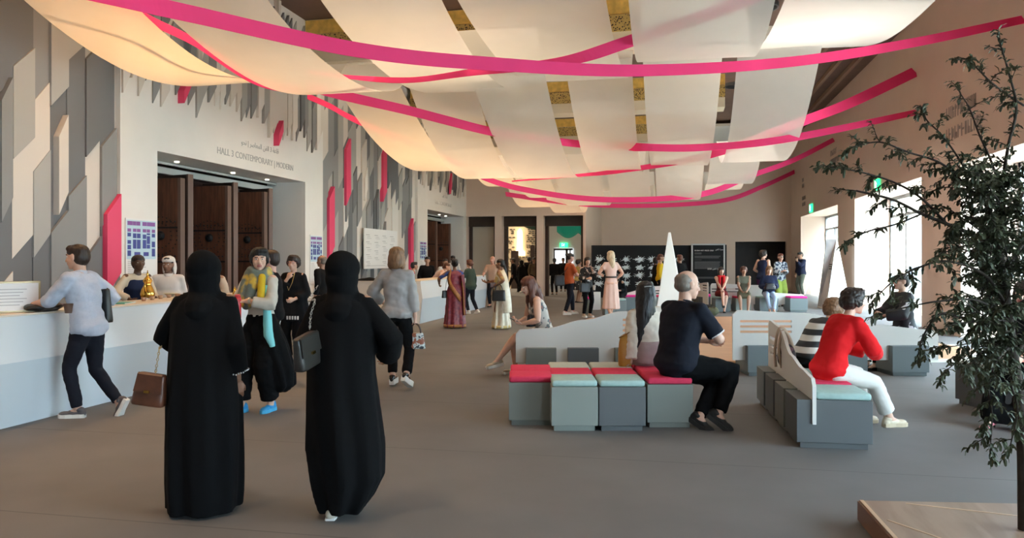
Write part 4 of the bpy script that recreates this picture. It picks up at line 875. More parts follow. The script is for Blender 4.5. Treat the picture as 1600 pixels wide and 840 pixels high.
def hair_mb(style, HM, fall=None):
    mb = MB(); R = HM.to_3x3(); E = lambda c, r_: mb.ell(HM @ Vector(c), r_, R, 18, 12)
    if style in ('short','crop'):
        E((0,-.012,.048),(.082,.095,.068)); E((0,-.045,.0),(.078,.066,.085)); E((0,.045,.078),(.060,.045,.034))
    if style == 'swept': E((0,-.015,.056),(.088,.100,.070)); E((0,-.05,.0),(.086,.068,.09)); E((-.02,.048,.090),(.060,.046,.032)); E((.076,.0,.01),(.018,.045,.050)); E((-.076,.0,.01),(.018,.045,.050))
    if style == 'fringe': E((0,-.040,-.010),(.080,.070,.055)); E((0,-.038,.035),(.078,.076,.060))
    if style == 'wavy': E((0,-.015,.052),(.095,.105,.072)); E((0,-.05,.005),(.095,.075,.09)); E((0,.040,.088),(.07,.05,.035)); E((.075,-.005,.01),(.03,.05,.06)); E((-.075,-.005,.01),(.03,.05,.06))
    if style in ('bob','long','loose'):
        E((0,-.012,.05),(.088,.10,.072)); E((0,-.05,-.01),(.088,.070,.10)); 
        for x in (-1,1): E((x*.072,-.015,-.035),(.026,.055,.085))
    if style == 'bob': E((0,-.058,-.065),(.088,.055,.075)); [E((x*.07,-.02,-.085),(.032,.05,.055)) for x in (-1,1)]
    if style in ('bun','pony','tied'): E((0,-.012,.046),(.081,.096,.068)); E((0,-.045,.002),(.079,.066,.082))
    if style == 'bun': E((0,-.115,.045),(.05,.045,.05))
    if style == 'tied': E((0,-.10,-.04),(.045,.04,.045))
    if fall:
        for chain in fall:
            pts = [HM @ Vector(p[:3]) if len(p) == 4 else Vector(p[1:4]) for p in chain]; rr = [p[-1] for p in chain]
            for k in range(len(pts)-1): mb.cone(pts[k], rr[k], pts[k+1], rr[k+1], 12)
    return mb
def shoe_parts(kind, m, msole, an, yaw, pitch, parent, vox):
    M = Matrix.Translation(an) @ Matrix.Rotation(math.radians(yaw),4,'Z') @ Matrix.Rotation(math.radians(pitch),4,'X') @ Matrix.Translation((0,0,-.078)); R = M.to_3x3(); mb = MB()
    E = lambda c, r_: mb.ell(M @ Vector(c), r_, R, 14, 9)
    hz = .0
    if kind in ('sneaker','platform'): hz = .022 if kind == 'sneaker' else .05
    if kind == 'heel': hz = .01
    lo = (kind in ('flat','heel'))
    E((0,-.040,.034+hz*.6),(.034,.042,.034 if lo else .042)); E((0,.03,.034+hz*.6),(.037,.075,.026 if lo else .034)); E((0,.115,.026+hz*.6),(.043,.062,.022 if lo else .027))
    if not lo: E((0,-.02,.072+hz*.4),(.040,.048,.026))
    if kind == 'heel': E((0,.17,.02),(.018,.05,.014))
    me = remesh(mb, vox, 3); sh = obj('shoe', me, m, parent, smooth=True)
    pr = [(-.030,-.07),(.030,-.07),(.036,-.03),(.034,.04),(.046,.10),(.044,.145),(.022,.178),(-.010,.180),(-.036,.155),(-.044,.10),(-.034,.04),(-.036,-.03)]
    sb = MB(); sb.prism(pr, -.004, .014+hz, M)
    if kind == 'heel': sb = MB(); sb.prism([(x*.8,y) for x,y in pr if y > .03], -.004, .008, M); sb.tube([M @ Vector((0,-.055,.03)), M @ Vector((0,-.06,-.06))], [.012,.005], 8)
    obj('sole', sb, msole, sh, bevel=.004)
def robe_mb(mb, rings, n=40, folds_n=9, amp=.02, seed=0):
    """rings: (z, cx, cy, half width, half depth, fold share)"""
    out = []
    for (z, cx, cy, a, b_, f) in rings:
        r_ = []
        for i in range(n):
            th = 2*PI*i/n; w = 1+f*amp/max(a, .05)*(math.sin(folds_n*th+seed)+.6*math.sin((folds_n*1.7)*th+seed*2.1+z*2)); r_.append(Vector((cx+a*w*math.cos(th), cy+b_*w*math.sin(th), z)))
        out.append(r_)
    mb.loft(out)
PEOPLE = {}
def person(key, label, X, Y, face, H=1.68, sex='f', skin='light', pose=None, hair=('short','black'), wear=(), shoes=None, heavy=1.0, z=0., vox=None, curl=30, palm=None, glasses=None, fall=None, eyes=True, at=None):
    pose = pose or {}; s = H/1.70; loc = W(X, Y, z) if at is None else at; dist = loc.length
    vox = vox or min(.013, max(.0062, dist*.0011)); vc = min(.022, max(.010, dist*.0016))
    t = thing('person', label, 'person', loc, A+math.radians(face)); t.scale = (s,s,s)
    F = Fig(sex, pose, heavy); mb = MB(); hm = F.HM; R = hm.to_3x3(); hs = 1.0
    # body
    F.torso(mb, -.10, .535)
    mb.cone(F.neck-F.u2*.03, .060 if sex == 'm' else .052, hm @ Vector((0,-.018,-.05)), .053 if sex == 'm' else .045)
    E = lambda c, r_: mb.ell(hm @ (Vector(c)*hs), [q*hs for q in r_], R, 18, 12)
    E((0,-.010,.030),(.074,.092,.083)); E((0,.018,-.022),(.061,.070,.082)); E((0,.045,-.062),(.043,.042,.044)); E((0,.066,-.090),(.022,.020,.018))
    mb.cone(hm @ Vector((0,.086*hs,.010)), .008, hm @ Vector((0,.108*hs,-.028)), .0125); 
    for x in (-1,1):
        E((x*.013,.093,-.032),(.008,.010,.008)); E((x*.026,.074,.026),(.020,.013,.008)); E((x*.036,.062,-.025),(.020,.018,.018)); E((x*.0755,-.006,-.006),(.010,.019,.030))
    E((0,.088,-.053),(.022,.009,.006)); E((0,.086,-.064),(.019,.009,.006))
    fr = 1.0 if vox < .009 else 1.2
    for k, sg in (('r',1),('l',-1)):
        sh, el, wr = F.arm[k]; mb.ell(sh, (.056,.054,.056)); ar = 1.0 if sex == 'f' else 1.14
        F.limb(mb, [sh, el, wr], [.049*ar, .038*ar, .026*ar], bulge=lambda i, q: (.006*math.sin(PI*q) if i == 0 else .008*math.sin(PI*min(1,q*1.6))*(q < .63)))
        w_, d = F.hand[k]; nrm = Vector((palm or {}).get(k) or (-sg*1.0, .15, 0)); nn = nrm-d*nrm.dot(d)
        if nn.length < .1: nrm = Vector((0,-1,.2))
        cu = curl if not isinstance(curl, dict) else curl.get(k, 30); x_ = nrm.cross(d)
        want = Vector((pose or {}).get(k+'t') or ((0,1,0) if abs(d.z) > .6 else (0,0,1))); side = 1 if x_.dot(want) > 0 else -1
        hand_mb(mb, w_, d, nrm, side, cu, .95 if sex == 'f' else 1.05, fr)
        hp, kn, an = F.leg[k]; F.limb(mb, [hp, kn, an], [.084*heavy, .053, .036], bulge=lambda i, q: (.004*math.sin(PI*q) if i == 0 else .010*math.sin(PI*min(1, q*1.5))*(q < .67)))
        mb.ell(kn, (.052,.052,.052)); an, fy, fp = F.foot[k]
        M = Matrix.Translation(an) @ Matrix.Rotation(math.radians(fy),4,'Z') @ Matrix.Rotation(math.radians(fp),4,'X')
        mb.cone(M @ Vector((0,-.035,-.04)), .028, M @ Vector((0,.10,-.052)), .022); mb.cone(M @ Vector((0,.0,-.005)), .034, M @ Vector((0,.09,-.045)), .028); mb.ell(M @ Vector((0,.125,-.058)), (.034,.045,.016), M.to_3x3())
    me = remesh(mb, vox, 2, .5, name='body'); sk = obj('body', me, [SKIN[skin], LIP[skin], HAIR[hair[1]] if hair else HAIR['black']], t, smooth=True)
    hi = hm.inverted(); mi = []
    for pl in me.polygons:
        q = hi @ pl.center
        mi.append(1 if (vox < .0095 and abs(q.x) < .024 and -.070 < q.z/hs < -.047 and q.y > .075) else (2 if (vox < .0095 and .014 < abs(q.x) < .044 and .023 < q.z/hs < .031 and q.y > .062) else 0) if abs(q.x) < .05 and abs(q.z) < .09 else 0)
    me.polygons.foreach_set('material_index', mi)
    if eyes:
        for x in (-1,1):
            b = MB(); b.ell(hm @ Vector((x*.029*hs,.0765*hs,.006)), (.0135,.009,.0065), R, 12, 8, mi=0); b.ell(hm @ Vector((x*.029*hs,.0835*hs,.006)), (.0058,.0035,.0056), R, 10, 6, mi=1); obj('eye', b, [M_eyew, M_iris], t, smooth=True)
    if hair and hair[0]:
        rough = .010 if hair[0] in ('wavy',) else .004
        hb = hair_mb(hair[0], hm, fall); sd = len(label)
        me = remesh(hb, max(vox, .008), 3, disp=lambda c, n: rough*noise.noise(Vector((c.x*45+sd, c.y*45, c.z*(12 if rough < .008 else 45))))+.003*noise.noise(Vector((c.x*110, c.y*110, c.z*15))), name='hair'); obj('hair', me, HAIR[hair[1]], t, smooth=True)
    if glasses:
        b = MB(); G_ = lambda p: hm @ Vector(p)
        for x in (-1,1):
            pts = [G_((x*.031+.021*math.cos(2*PI*i/14), .094, .005+.016*math.sin(2*PI*i/14))) for i in range(15)]; b.tube(pts, .0022, 5, False); b.tube([G_((x*.052,.092,.010)), G_((x*.078,.02,.010)), G_((x*.078,-.02,.004))], .002, 5)
        b.tube([G_((-.011,.095,.008)), G_((.011,.095,.008))], .002, 5); g = obj('glasses', b, mat('glasses_'+glasses, {'black':(.01,.01,.01),'red':(.35,.02,.03),'sun':(.01,.01,.01)}[glasses], .3), t)
        if glasses == 'sun': b = MB(); [b.ell(G_((x*.031,.093,.005)), (.020,.002,.015), R, 12, 6) for x in (-1,1)]; obj('lens', b, mat('dark_lens', (.01,.01,.012), .1), g)
    for w in wear: garment(F, t, w, vc, sex)
    if shoes:
        kind, m, ms = shoes
        for k in ('r','l'):
            an, fy, fp = F.foot[k]; shoe_parts(kind, m, ms, an, fy, fp, t, max(.006, vox))
    F.root = t; F.s = s; F.M = Matrix.Translation(t.location) @ Matrix.Rotation(t.rotation_euler.z,4,'Z') @ Matrix.Scale(s,4); PEOPLE[key] = F
    return F
def garment(F, t, w, vc, sex):
    kind, m, k = w[0], w[1], (dict(w[2]) if len(w) > 2 else {}); off = k.get('off', .014); name = k.get('name', kind); mb = MB(); sd = k.get('seed', len(t['label'])*1.37); ar = 1.0 if sex == 'f' else 1.14
    if kind in ('shirt','jacket','sweater','dress_top','waistcoat','blouse','polo','robe','dress','sari'):
        top = k.get('top', .512)
        F.torso(mb, k.get('hem', -.09), top, off, k.get('flare', .0), ka=k.get('ka', 1.), kb=k.get('kb', 1.))
        fr = k.get('sleeve', .92)
        if fr:
            for c in k.get('arms', 'rl'):
                sh, el, wr = F.arm[c]; o = off+k.get('so', .0); q = k.get('cuff', None); r3 = .026*ar+o if q is None else q
                oS = off*.55+k.get('so', .0)*.15; mb.ell(sh-F.u2*.006, (.050*ar+oS,)*3); mb.cone(sh-F.u2*.006, .050*ar+oS, F.neck-F.u2*.045, .050+oS)
                F.limb(mb, [sh-F.u2*.010, el, wr], [.050*ar+oS, (.038*ar+o*.8) if q is None else max(.040*ar+o, (r3+.05)/2), r3], fr)
    if kind in ('robe','dress','sari','skirt'):
        if 'rings' in k: robe_mb(mb, k['rings'], folds_n=k.get('fn', 9), amp=k.get('fa', .02), seed=sd)
    if kind == 'trousers' or k.get('legs'):
        F.torso(mb, -.10, k.get('waist', .09), off*.8)
        for c in 'rl':
            hp, kn, an = F.leg[c]; fl = k.get('cuff', .050)
            mb.ell(hp+F.u1*.0, (.092*F.heavy+off*.6,)*3); F.limb(mb, [hp, kn, an], [.090*F.heavy+off, k.get('knee', .060)+off*.6, fl+off*.3], k.get('len', .97))
    if kind == 'lap':   # cloth over the thighs of a seated person
        for c in 'rl':
            hp, kn, an = F.leg[c]; q = k.get('to', .9); mb.cone(hp, .10*F.heavy+off, hp.lerp(kn, q), .070+off)
        a, b_ = F.leg['r'], F.leg['l']; q = k.get('to', .9)
        for e in (.2,.4,.6,.8,1.0): mb.cone(a[0].lerp(a[1], q*e), .06+off, b_[0].lerp(b_[1], q*e), .06+off)
        F.torso(mb, -.10, .1, off)
        if k.get('drop'):
            for c in 'rl': hp, kn, an = F.leg[c]; mb.cone(kn, .075+off, kn.lerp(an, k['drop']), .085+off)
            mb.cone(a[1], .07+off, b_[1], .07+off); mb.cone(a[1].lerp(a[2], k['drop']), .08+off, b_[1].lerp(b_[2], k['drop']), .08+off)
    if kind == 'scarf':
        for a, r_ in k['tubes']: mb.tube(a, r_, 12)
    if kind == 'hood':   # head cloth in the head frame
        R = F.HM.to_3x3(); E = lambda c, r_: mb.ell(F.HM @ Vector(c), r_, R, 20, 12)
        E((0,-.022,.022),(.104,.116,.106)); E((0,-.030,-.04),(.100,.100,.11))
        if not k.get('open'): E((0,.005,-.09),(.078,.085,.06))
        lo = F.neck; mb.cone(F.HM @ Vector((0,-.03,-.08)), .098, lo-F.u2*.01, .105); mb.cone(lo-F.u2*.0, .105, lo-F.u2*.10-F.f2*.045, .125)
        mb.cone(lo-F.u2*.055-F.r2*.09, .080, lo-F.u2*.055+F.r2*.09, .080)
    if kind == 'collar':
        c = F.neck; u = F.u2; mb.loft([[c+u*z+F.r2*(r_*math.cos(2*PI*i/20))+F.f2*(r_*.95*math.sin(2*PI*i/20)+.0) for i in range(20)] for z, r_ in ((-.045,.082),(-.01,.074),(.022,.066),(.024,.060),(-.01,.066))]); obj(name, mb, m, t, smooth=True); return
    amp = k.get('amp', .005); dz = k.get('disp', 'c')
    fn = crumple(amp, k.get('k', 11), sd) if dz == 'c' else folds(amp, k.get('k', 11), k.get('kz', 1.5), sd, k.get('zlow'))
    me = remesh(mb, k.get('vox', vc), k.get('it', 4), .5, disp=fn, name=name)
    o = obj(name, me, m if isinstance(m, (list,tuple)) else [m], t, smooth=True, label=k.get('label'))
    if k.get('paint'):
        me.polygons.foreach_set('material_index', [k['paint'](p_.center) for p_ in me.polygons])
    return o
# ---------------------------------------------------------------- the visitors and attendants
def FT(px, py): Y = EYE*1200/(py-405); return (px-800)/1200*Y, Y
def PX(px, Y): return (px-800)/1200*Y, Y
def PU(px, u):
    r = (px-800)/1200; v = (u*CA+u*SA*r)/(r*CA-SA); Y = -u*SA+v*CA; return r*Y, Y
m_ = lambda n, c, r=.8, **k: mat(n, c, r, **k)
BLK = m_('black_cloth', (.008,.008,.009), .9); BLK2 = m_('black_crepe', (.0045,.0045,.005), .95); NVY = m_('navy_cloth', (.018,.024,.055), .85); DEN = m_('dark_trousers', (.014,.015,.022), .9)
WHT = m_('white_cloth', (.70,.68,.66), .85); CRM = m_('cream_cloth', (.62,.54,.42), .85); GRS = m_('black_shoe', (.012,.012,.012), .5); SOLW = m_('white_sole', (.72,.70,.66), .6); SOLB = m_('dark_sole', (.02,.02,.02), .7)
WSH = m_('white_shoe', (.68,.64,.60), .6); TANSH = m_('tan_shoe', (.50,.38,.24), .5)
BS = ('flat', GRS, SOLB); WS = ('sneaker', WSH, SOLW)
rings0 = [(1.43,0,-.005,.085,.075,0),(1.38,0,-.005,.155,.10,.1),(1.30,0,0,.205,.125,.2),(1.15,0,0,.215,.15,.3),(.95,0,0,.225,.175,.5),(.70,0,0,.24,.19,.8),(.42,0,0,.245,.20,1),(.18,0,0,.24,.20,1.1),(.015,0,0,.228,.195,1.2)]
# two women in black abayas, nearest
a = person('abaya1', 'woman in a black abaya and headscarf seen from behind, brown handbag at her left elbow', *FT(318,798), 2, 1.585, skin='brown', eyes=False,
   pose=dict(rh=(.215,.02,.86), re=(.3,-.8,-.2), rd=(.10,.05,-1), lh=(-.14,.24,1.00), le=(-1,-.25,-.1), head=(0,0,0)), palm={'r':(-.5,.6,.1)}, curl=28, hair=None, vox=.0065,
   wear=[('robe', BLK2, dict(sleeve=.86, cuff=.075, so=.025, rings=rings0, fa=.014, fn=7, amp=.012, disp='f', k=7, kz=.9, zlow=1.2, vox=.011, hem=-.05)), ('hood', BLK2, dict(name='headscarf', amp=.008, disp='f', k=9, kz=3, vox=.009))],
   shoes=BS)
b = MB(); rr_ = random.Random(2); wr, d = a.hand['r']; el = a.arm['r'][1]; ax = (wr-el).normalized(); sx = ax.orthogonal().normalized(); sy = ax.cross(sx)
for i in range(30):
    c = el.lerp(wr, .72)+ax*rr_.uniform(-.006,.006); an_ = 2*PI*i/30; b.ell(c+(sx*math.cos(an_)+sy*math.sin(an_))*.077, (.006,.006,.006), None, 8, 5)
obj('cuff_beads', b, m_('silver_beads', (.5,.5,.5), .3, metal=.8), a.root)
rings1 = [(1.43,0,-.005,.085,.075,0),(1.38,0,-.005,.150,.10,.1),(1.30,0,0,.205,.125,.2),(1.15,0,0,.215,.15,.3),(.92,0,0,.222,.175,.5),(.70,.015,0,.232,.19,.8),(.45,.03,0,.245,.20,1),(.25,.045,0,.225,.19,1.1),(.12,.03,0,.175,.17,1.2),(.03,.01,0,.13,.13,1.2)]
b_ = person('abaya2', 'woman in a flowing black abaya walking away, dark chain-strap bag at her side', *FT(534,804), -4, 1.58, skin='tan', eyes=False,
   pose=dict(rh=(.25,.22,1.02), re=(.8,-.8,-.2), lh=(-.14,.22,1.02), le=(-.7,-.8,-.4), lf=(-.05,-.05,.078,5,0), rf=(.05,.10,.078,-5,0)), hair=None, vox=.0065,
   wear=[('robe', BLK2, dict(sleeve=.95, cuff=.090, so=.028, rings=rings1, fa=.016, fn=6, amp=.014, disp='f', k=6, kz=.9, zlow=1.2, vox=.011, hem=-.05)), ('hood', BLK2, dict(name='headscarf', amp=.008, disp='f', k=9, kz=3, vox=.009))],
   shoes=('flat', m_('cream_shoe', (.62,.56,.46), .5), SOLW))
# man leaning on the counter
LBL = m_('light_blue_shirt', (.46,.50,.60), .85, var=.04, scale=60)
F3 = person('blueman', 'man in a pale blue shirt and dark trousers leaning on the long counter', *FT(133,651), 84, 1.70, 'm', 'light',
   pose=dict(pel=(0,-.03,.895), lean=(6,13), lh=(-.14,.47,1.10), le=(-.4,-.6,-1), ld=(.1,1,-.05), rh=(.22,.10,1.04), re=(.5,-1,.2), lf=(-.04,.05,.078,12,0), rf=(.10,-.29,.135,-5,-62), rk=(.1,1,-.1), head=(0,-4,0)),
   palm={'l':(.1,0,-1)}, curl={'l':20,'r':45}, hair=('short','darkbrown'), wear=[('shirt', LBL, dict(hem=-.10, sleeve=.62, off=.022, so=.012, amp=.014, k=7, flare=.03, vox=.010)), ('collar', LBL), ('trousers', DEN, dict(amp=.007, off=.012))],
   shoes=('sneaker', m_('grey_mesh_shoe', (.10,.09,.095), .7), SOLW), vox=.0075)
wr, d = F3.hand['l']; mb = MB(); mb.tube([wr-d*.035, wr-d*.012], .034, 16); obj('wrist_watch', mb, GRS, F3.root)
# attendants behind the near counter
VST = m_('navy_waistcoat', (.020,.032,.085), .8)
person('staff_vest', 'attendant in a navy waistcoat and cream shirt behind the long counter', *PU(209,-7.25), -128, 1.62, 'f', 'dark', pose=dict(lean=(8,16), rh=(.20,.34,1.06), lh=(-.16,.34,1.06), head=(-8,0,0), re=(1,-.6,-.2)),
   hair=('tied','black'), wear=[('shirt', CRM, dict(amp=.006, so=.016)), ('waistcoat', VST, dict(sleeve=0, off=.024, hem=-.02, top=.47, amp=.004))])
KN = m_('white_kandura', (.72,.69,.66), .85)
k = person('kandura', 'man in a white kandura and white head wrap behind the counter, beside the coffee pot', *PU(263,-7.35), -158, 1.575, 'm', 'brown', pose=dict(lean=(2,4), head=(-22,0,0)), hair=('crop','black'),
   wear=[('robe', KN, dict(rings=rings0[3:], amp=.006, disp='f')), ('collar', KN)])
mb = MB(); R = k.HM.to_3x3(); e = lambda c, r_: mb.ell(k.HM @ Vector(c), r_, R, 18, 12)
e((0,-.015,.065),(.092,.108,.068)); e((0,-.065,-.01),(.092,.055,.11)); e((.078,-.045,-.05),(.02,.055,.10)); e((-.078,-.045,-.05),(.02,.055,.10)); mb.cone(k.HM @ Vector((.02,-.08,-.06)), .075, k.neck+Vector((0,-.11,-.12)), .06)
obj('head_wrap', remesh(mb, .011, 4, disp=folds(.006,14,4)), KN, k.root)
person('staff_cream', 'attendant in a cream blouse with dark tied hair, bending behind the counter', *PU(352,-7.2), 140, 1.56, 'f', 'tan', pose=dict(lean=(14,24), lh=(-.16,.36,1.05), rh=(.16,.36,1.05), head=(12,0,0)), hair=('tied','darkbrown'),
   wear=[('blouse', m_('oatmeal_blouse', (.60,.52,.43), .85), dict(amp=.006, so=.018)), ('trousers', BLK)])
# woman with scarf and red bottle
SC1 = m_('cream_knit_top', (.50,.46,.40), .9)
F7 = person('scarf', 'woman in a yellow and grey scarf, wide black trousers and blue shoes', *FT(408,641), 160, 1.655, 'f', 'light', vox=.0078,
   pose=dict(rh=(.10,.28,1.07), lh=(-.03,.28,1.17), re=(.9,-.5,-.6), le=(-.9,-.4,-.6), ld=(1,.35,-.1), rd=(-.2,.5,.5), head=(38,0,0), rf=(.12,.16,.078,-8,0), lf=(-.11,-.02,.078,6,0), lean=(2,3)),
   palm={'r':(-1,-.2,0),'l':(.1,-.3,-1)}, curl=50, hair=('swept','black'),
   wear=[('blouse', SC1, dict(so=.02, hem=-.02, amp=.008, sleeve=.88)), ('trousers', BLK2, dict(len=.93, cuff=.085, knee=.10, off=.02, amp=.012, waist=.13, name='wide_trousers')),
         ('skirt', BLK2, dict(rings=[(1.02,0,0,.15,.11,0),(.9,-.01,-.01,.20,.15,.2),(.65,-.05,-.03,.25,.18,.7),(.42,-.13,-.06,.22,.18,1),(.27,-.17,-.08,.17,.15,1.1),(.20,-.16,-.08,.09,.09,1)], amp=.014, disp='f', k=8, fa=.02, name='blowing_overskirt'))],
   shoes=('sneaker', m_('blue_shoe', (.02,.26,.55), .6), m_('blue_sole', (.05,.35,.6), .6)))
SC2 = mat_pattern('yellow_grey_scarf', (.13,.17,.15), (.62,.42,.06), 7, .55, 'noise', c2=(.25,.36,.38), width=.10)
nk = F7.neck; V = Vector
mb = MB()
for q, r_ in ((.03,.042),(-.01,.052),(-.055,.058)): mb.tube([nk+V((math.cos(a_)*(.085+.02*(q < 0)), math.sin(a_)*.085+.01, q+.02*math.sin(a_*2))) for a_ in [2*PI*i/16 for i in range(17)]], r_, 10)
mb.cone(nk+V((.08,.09,-.05)), .06, nk+V((.10,.14,-.26)), .07); mb.cone(nk+V((-.02,.11,-.08)), .06, nk+V((.04,.15,-.30)), .06)
obj('scarf', remesh(mb, .011, 3, disp=folds(.010,16,6,3)), SC2, F7.root)
mb = MB(); mb.cone(nk+V((-.11,.10,-.02)), .035, nk+V((-.13,.15,-.22)), .038); obj('scarf_yellow_fold', remesh(mb, .010, 3, disp=folds(.008,16,5)), m_('yellow_fabric', (.62,.42,.03), .85), F7.root)
mb = MB(); mb.tube([nk+V((-.15,.08,-.10)), nk+V((-.17,.10,-.35)), nk+V((-.19,.10,-.62)), nk+V((-.23,.09,-.74))], [.022,.04,.05,.03], 10); obj('scarf_end', remesh(mb, .010, 3, disp=folds(.010,20,4)), m_('aqua_fabric', (.22,.60,.62), .85), F7.root)
wr, d = F7.hand['l']; mb = MB(); mb.tube([wr-d*.05, wr-d*.03], .032, 14); obj('wrist_watch', mb, m_('steel_watch', (.5,.48,.42), .3, metal=.7), F7.root)
person('jacketman', 'man in a black jacket and glasses half hidden behind the woman with the scarf', *PX(427,9.6), 100, 1.66, 'm', 'pink', pose=dict(lh=(-.2,.1,.9), head=(-14,0,0)), hair=('short','darkbrown'), glasses='black', wear=[('jacket', BLK, dict(off=.022)), ('trousers', BLK)], shoes=BS)
F9 = person('glasses', 'woman in a long black outfit and red glasses touching her mouth', *FT(460,566), 168, 1.60, 'f', 'light', pose=dict(rh=(.03,.17,1.34), re=(1,-.2,-1), rd=(-.35,-.1,1), lh=(-.10,.20,1.02), head=(6,0,0)), curl=40, glasses='red', palm={'r':(-.2,-1,0)},
   hair=('wavy','darkbrown'), wear=[('robe', BLK, dict(sleeve=.9, cuff=.07, so=.03, rings=[(1.40,0,0,.12,.09,0),(1.2,0,0,.19,.13,.3),(.95,0,0,.23,.15,.6),(.72,-.02,0,.26,.17,1.1),(.66,-.02,0,.25,.16,1.1)], amp=.012, disp='f')), ('trousers', BLK2, dict(cuff=.07, knee=.08))], shoes=('flat', WSH, SOLB))
mb = MB()
for i in range(5): mb.box(-.16+i*.045,-.14+i*.045,.165,.185,.70,.755)
obj('white_trim', mb, WHT, F9.root)
mb = MB(); mb.tube([F9.neck+V((.05,.06,0)), F9.neck+V((.05,.14,-.15)), F9.neck+V((.0,.16,-.27)), F9.neck+V((-.05,.14,-.15)), F9.neck+V((-.05,.06,0))], .005, 6); obj('necklace', mb, m_('gold_chain', (.7,.5,.2), .3, metal=.9), F9.root)
person('baldman', 'bald man in dark clothes standing by the plank wall, half hidden by the second abaya', *PX(505,15.2), 70, 1.62, 'm', 'tan', pose=dict(), hair=('fringe','grey'), wear=[('jacket', BLK, dict(off=.02)), ('trousers', BLK)], shoes=BS)
# woman in the silver jacket
SLV = m_('silver_jacket', (.31,.29,.28), .55, var=.08, scale=5)
F11 = person('silver', 'honey-blonde woman in a silver-grey jacket and black trousers walking to the farther counter', *FT(619,604), -6, 1.69, 'f', 'light', vox=.009, eyes=False,
   pose=dict(rh=(.235,.03,.80), re=(1,-.6,-.1), lh=(-.20,.22,1.0), le=(-1,-.5,-.3), lf=(-.06,.06,.105,3,0), rf=(.19,-.26,.17,-12,-28), rk=(.1,1,0)), curl=60, palm={'r':(-1,.1,0)},
   hair=('bob','honey'), wear=[('jacket', SLV, dict(off=.024, so=.022, hem=-.06, amp=.013, k=10, sleeve=.86, flare=.03)), ('collar', SLV), ('trousers', BLK2, dict(len=.93, off=.012, cuff=.058))],
   shoes=('platform', m_('patent_black', (.015,.015,.017), .2), SOLW))
person('pinkband', 'person with a pink headband low behind the farther counter', *PU(632,-7.1), -60, 1.55, 'f', 'tan', pose=dict(lean=(20,38)), hair=('short','black'), wear=[('shirt', m_('pink_top', (.55,.05,.16), .8)), ('trousers', BLK)])
person('beard', 'bearded man in black behind the near end of the farther counter', *PU(666,-7.3), -150, 1.63, 'm', 'tan', pose=dict(lean=(4,10), head=(-25,0,0)), hair=('short','black'), wear=[('shirt', BLK, dict(off=.02)), ('trousers', BLK)])
person('leanpink', 'person in a pale pink blouse bent over the farther counter', *PU(676,-6.95), -95, 1.62, 'f', 'light', pose=dict(lean=(34,55), rh=(.22,.50,1.07), lh=(-.2,.50,1.07), head=(0,-10,0)), hair=('tied','auburn'), wear=[('shirt', m_('pale_pink_blouse', (.66,.46,.38), .85)), ('trousers', BLK)])
person('lanyard', 'attendant in a white shirt with a dark lanyard behind the farther counter', *PU(690,-7.25), -140, 1.60, 'm', 'tan', pose=dict(lean=(14,26), head=(-20,0,0)), hair=('short','darkbrown'), wear=[('shirt', WHT), ('trousers', BLK)])
person('tallwhite', 'dark-skinned man in a white shirt standing against the far doorway reveal', *PU(708,-7.8), 170, 1.68, 'm', 'dark', pose=dict(), hair=('crop','black'), wear=[('shirt', WHT), ('trousers', BLK)])
# saris
MAR = mat_pattern('maroon_silk', (.13,.012,.032), (.24,.035,.05), 16, .5, 'noise', rough=.45, width=.3); GLD = m_('gold_border', (.36,.15,.045), .45, metal=.2, var=.3, scale=40)
def sari_rings(k=1.0): return [(1.06,0,0,.16,.12,0),(.92,0,-.01,.20,.15,.2),(.65,0,0,.215,.16,.7),(.35,0,0,.235,.18,1),(.12,0,0,.26,.205,1.2),(.015,0,0,.27,.215,1.2)]
F17 = person('maroon', 'woman in a maroon sari with a gold border leaning her arm on the farther counter', *FT(711,512), 12, 1.56, 'f', 'brown', pose=dict(lean=(3,6), lh=(-.36,.26,1.08), le=(-1,-.4,-.3), rh=(.12,.2,1.02)), hair=('bun','black'), fall=None,
   wear=[('blouse', m_('blue_blouse', (.03,.07,.25), .7), dict(sleeve=.5, hem=.12)), ('sari', MAR, dict(sleeve=0, hem=.0, off=.026, rings=sari_rings(), fa=.025, fn=8, amp=.010, disp='f', paint=None))], shoes=BS)
def band(F, pts, w, m, name='border', th=.012):
    mb = MB(); pp = spline([V(p) for p in pts], 6); n = len(pp); vs = []
    for i, p in enumerate(pp):
        tg = (pp[min(i+1,n-1)]-pp[max(i-1,0)]).normalized(); o_ = V((p.x, p.y, 0)).normalized(); s_ = tg.cross(o_).normalized()
        for q in (s_*w/2+o_*th, -s_*w/2+o_*th, -s_*w/2-o_*th, s_*w/2-o_*th): vs.append(p+q)
    mb.add(vs, [(i*4+k, i*4+(k+1)%4, (i+1)*4+(k+1)%4, (i+1)*4+k) for i in range(n-1) for k in range(4)]+[(0,1,2,3),(4*n-1,4*n-2,4*n-3,4*n-4)]); return obj(name, mb, m, F.root, smooth=True)
def hemring(F, z, a, b_, m): band(F, [(a*math.cos(2*PI*i/14), b_*math.sin(2*PI*i/14), z) for i in range(15)], .075, m)
hemring(F17, .06, .268, .213, GLD)
band(F17, [(.17,-.06,.62),(.06,-.175,.78),(-.10,-.165,1.0),(-.165,-.09,1.2),(-.12,-.04,1.395),(-.10,.07,1.36)], .10, GLD); band(F17, [(.16,-.10,1.30),(.215,-.07,1.0),(.235,-.04,.6),(.25,-.03,.32)], .17, MAR, 'sari_pallu', .02); band(F17, [(.135,-.145,1.28),(.18,-.145,1.0),(.20,-.14,.6),(.21,-.15,.32)], .035, GLD)
CRS = mat_pattern('cream_silk', (.62,.56,.42), (.70,.66,.54), 10, .5, 'noise', rough=.35, width=.3); GL2 = m_('pale_gold_border', (.50,.38,.15), .4, metal=.2)
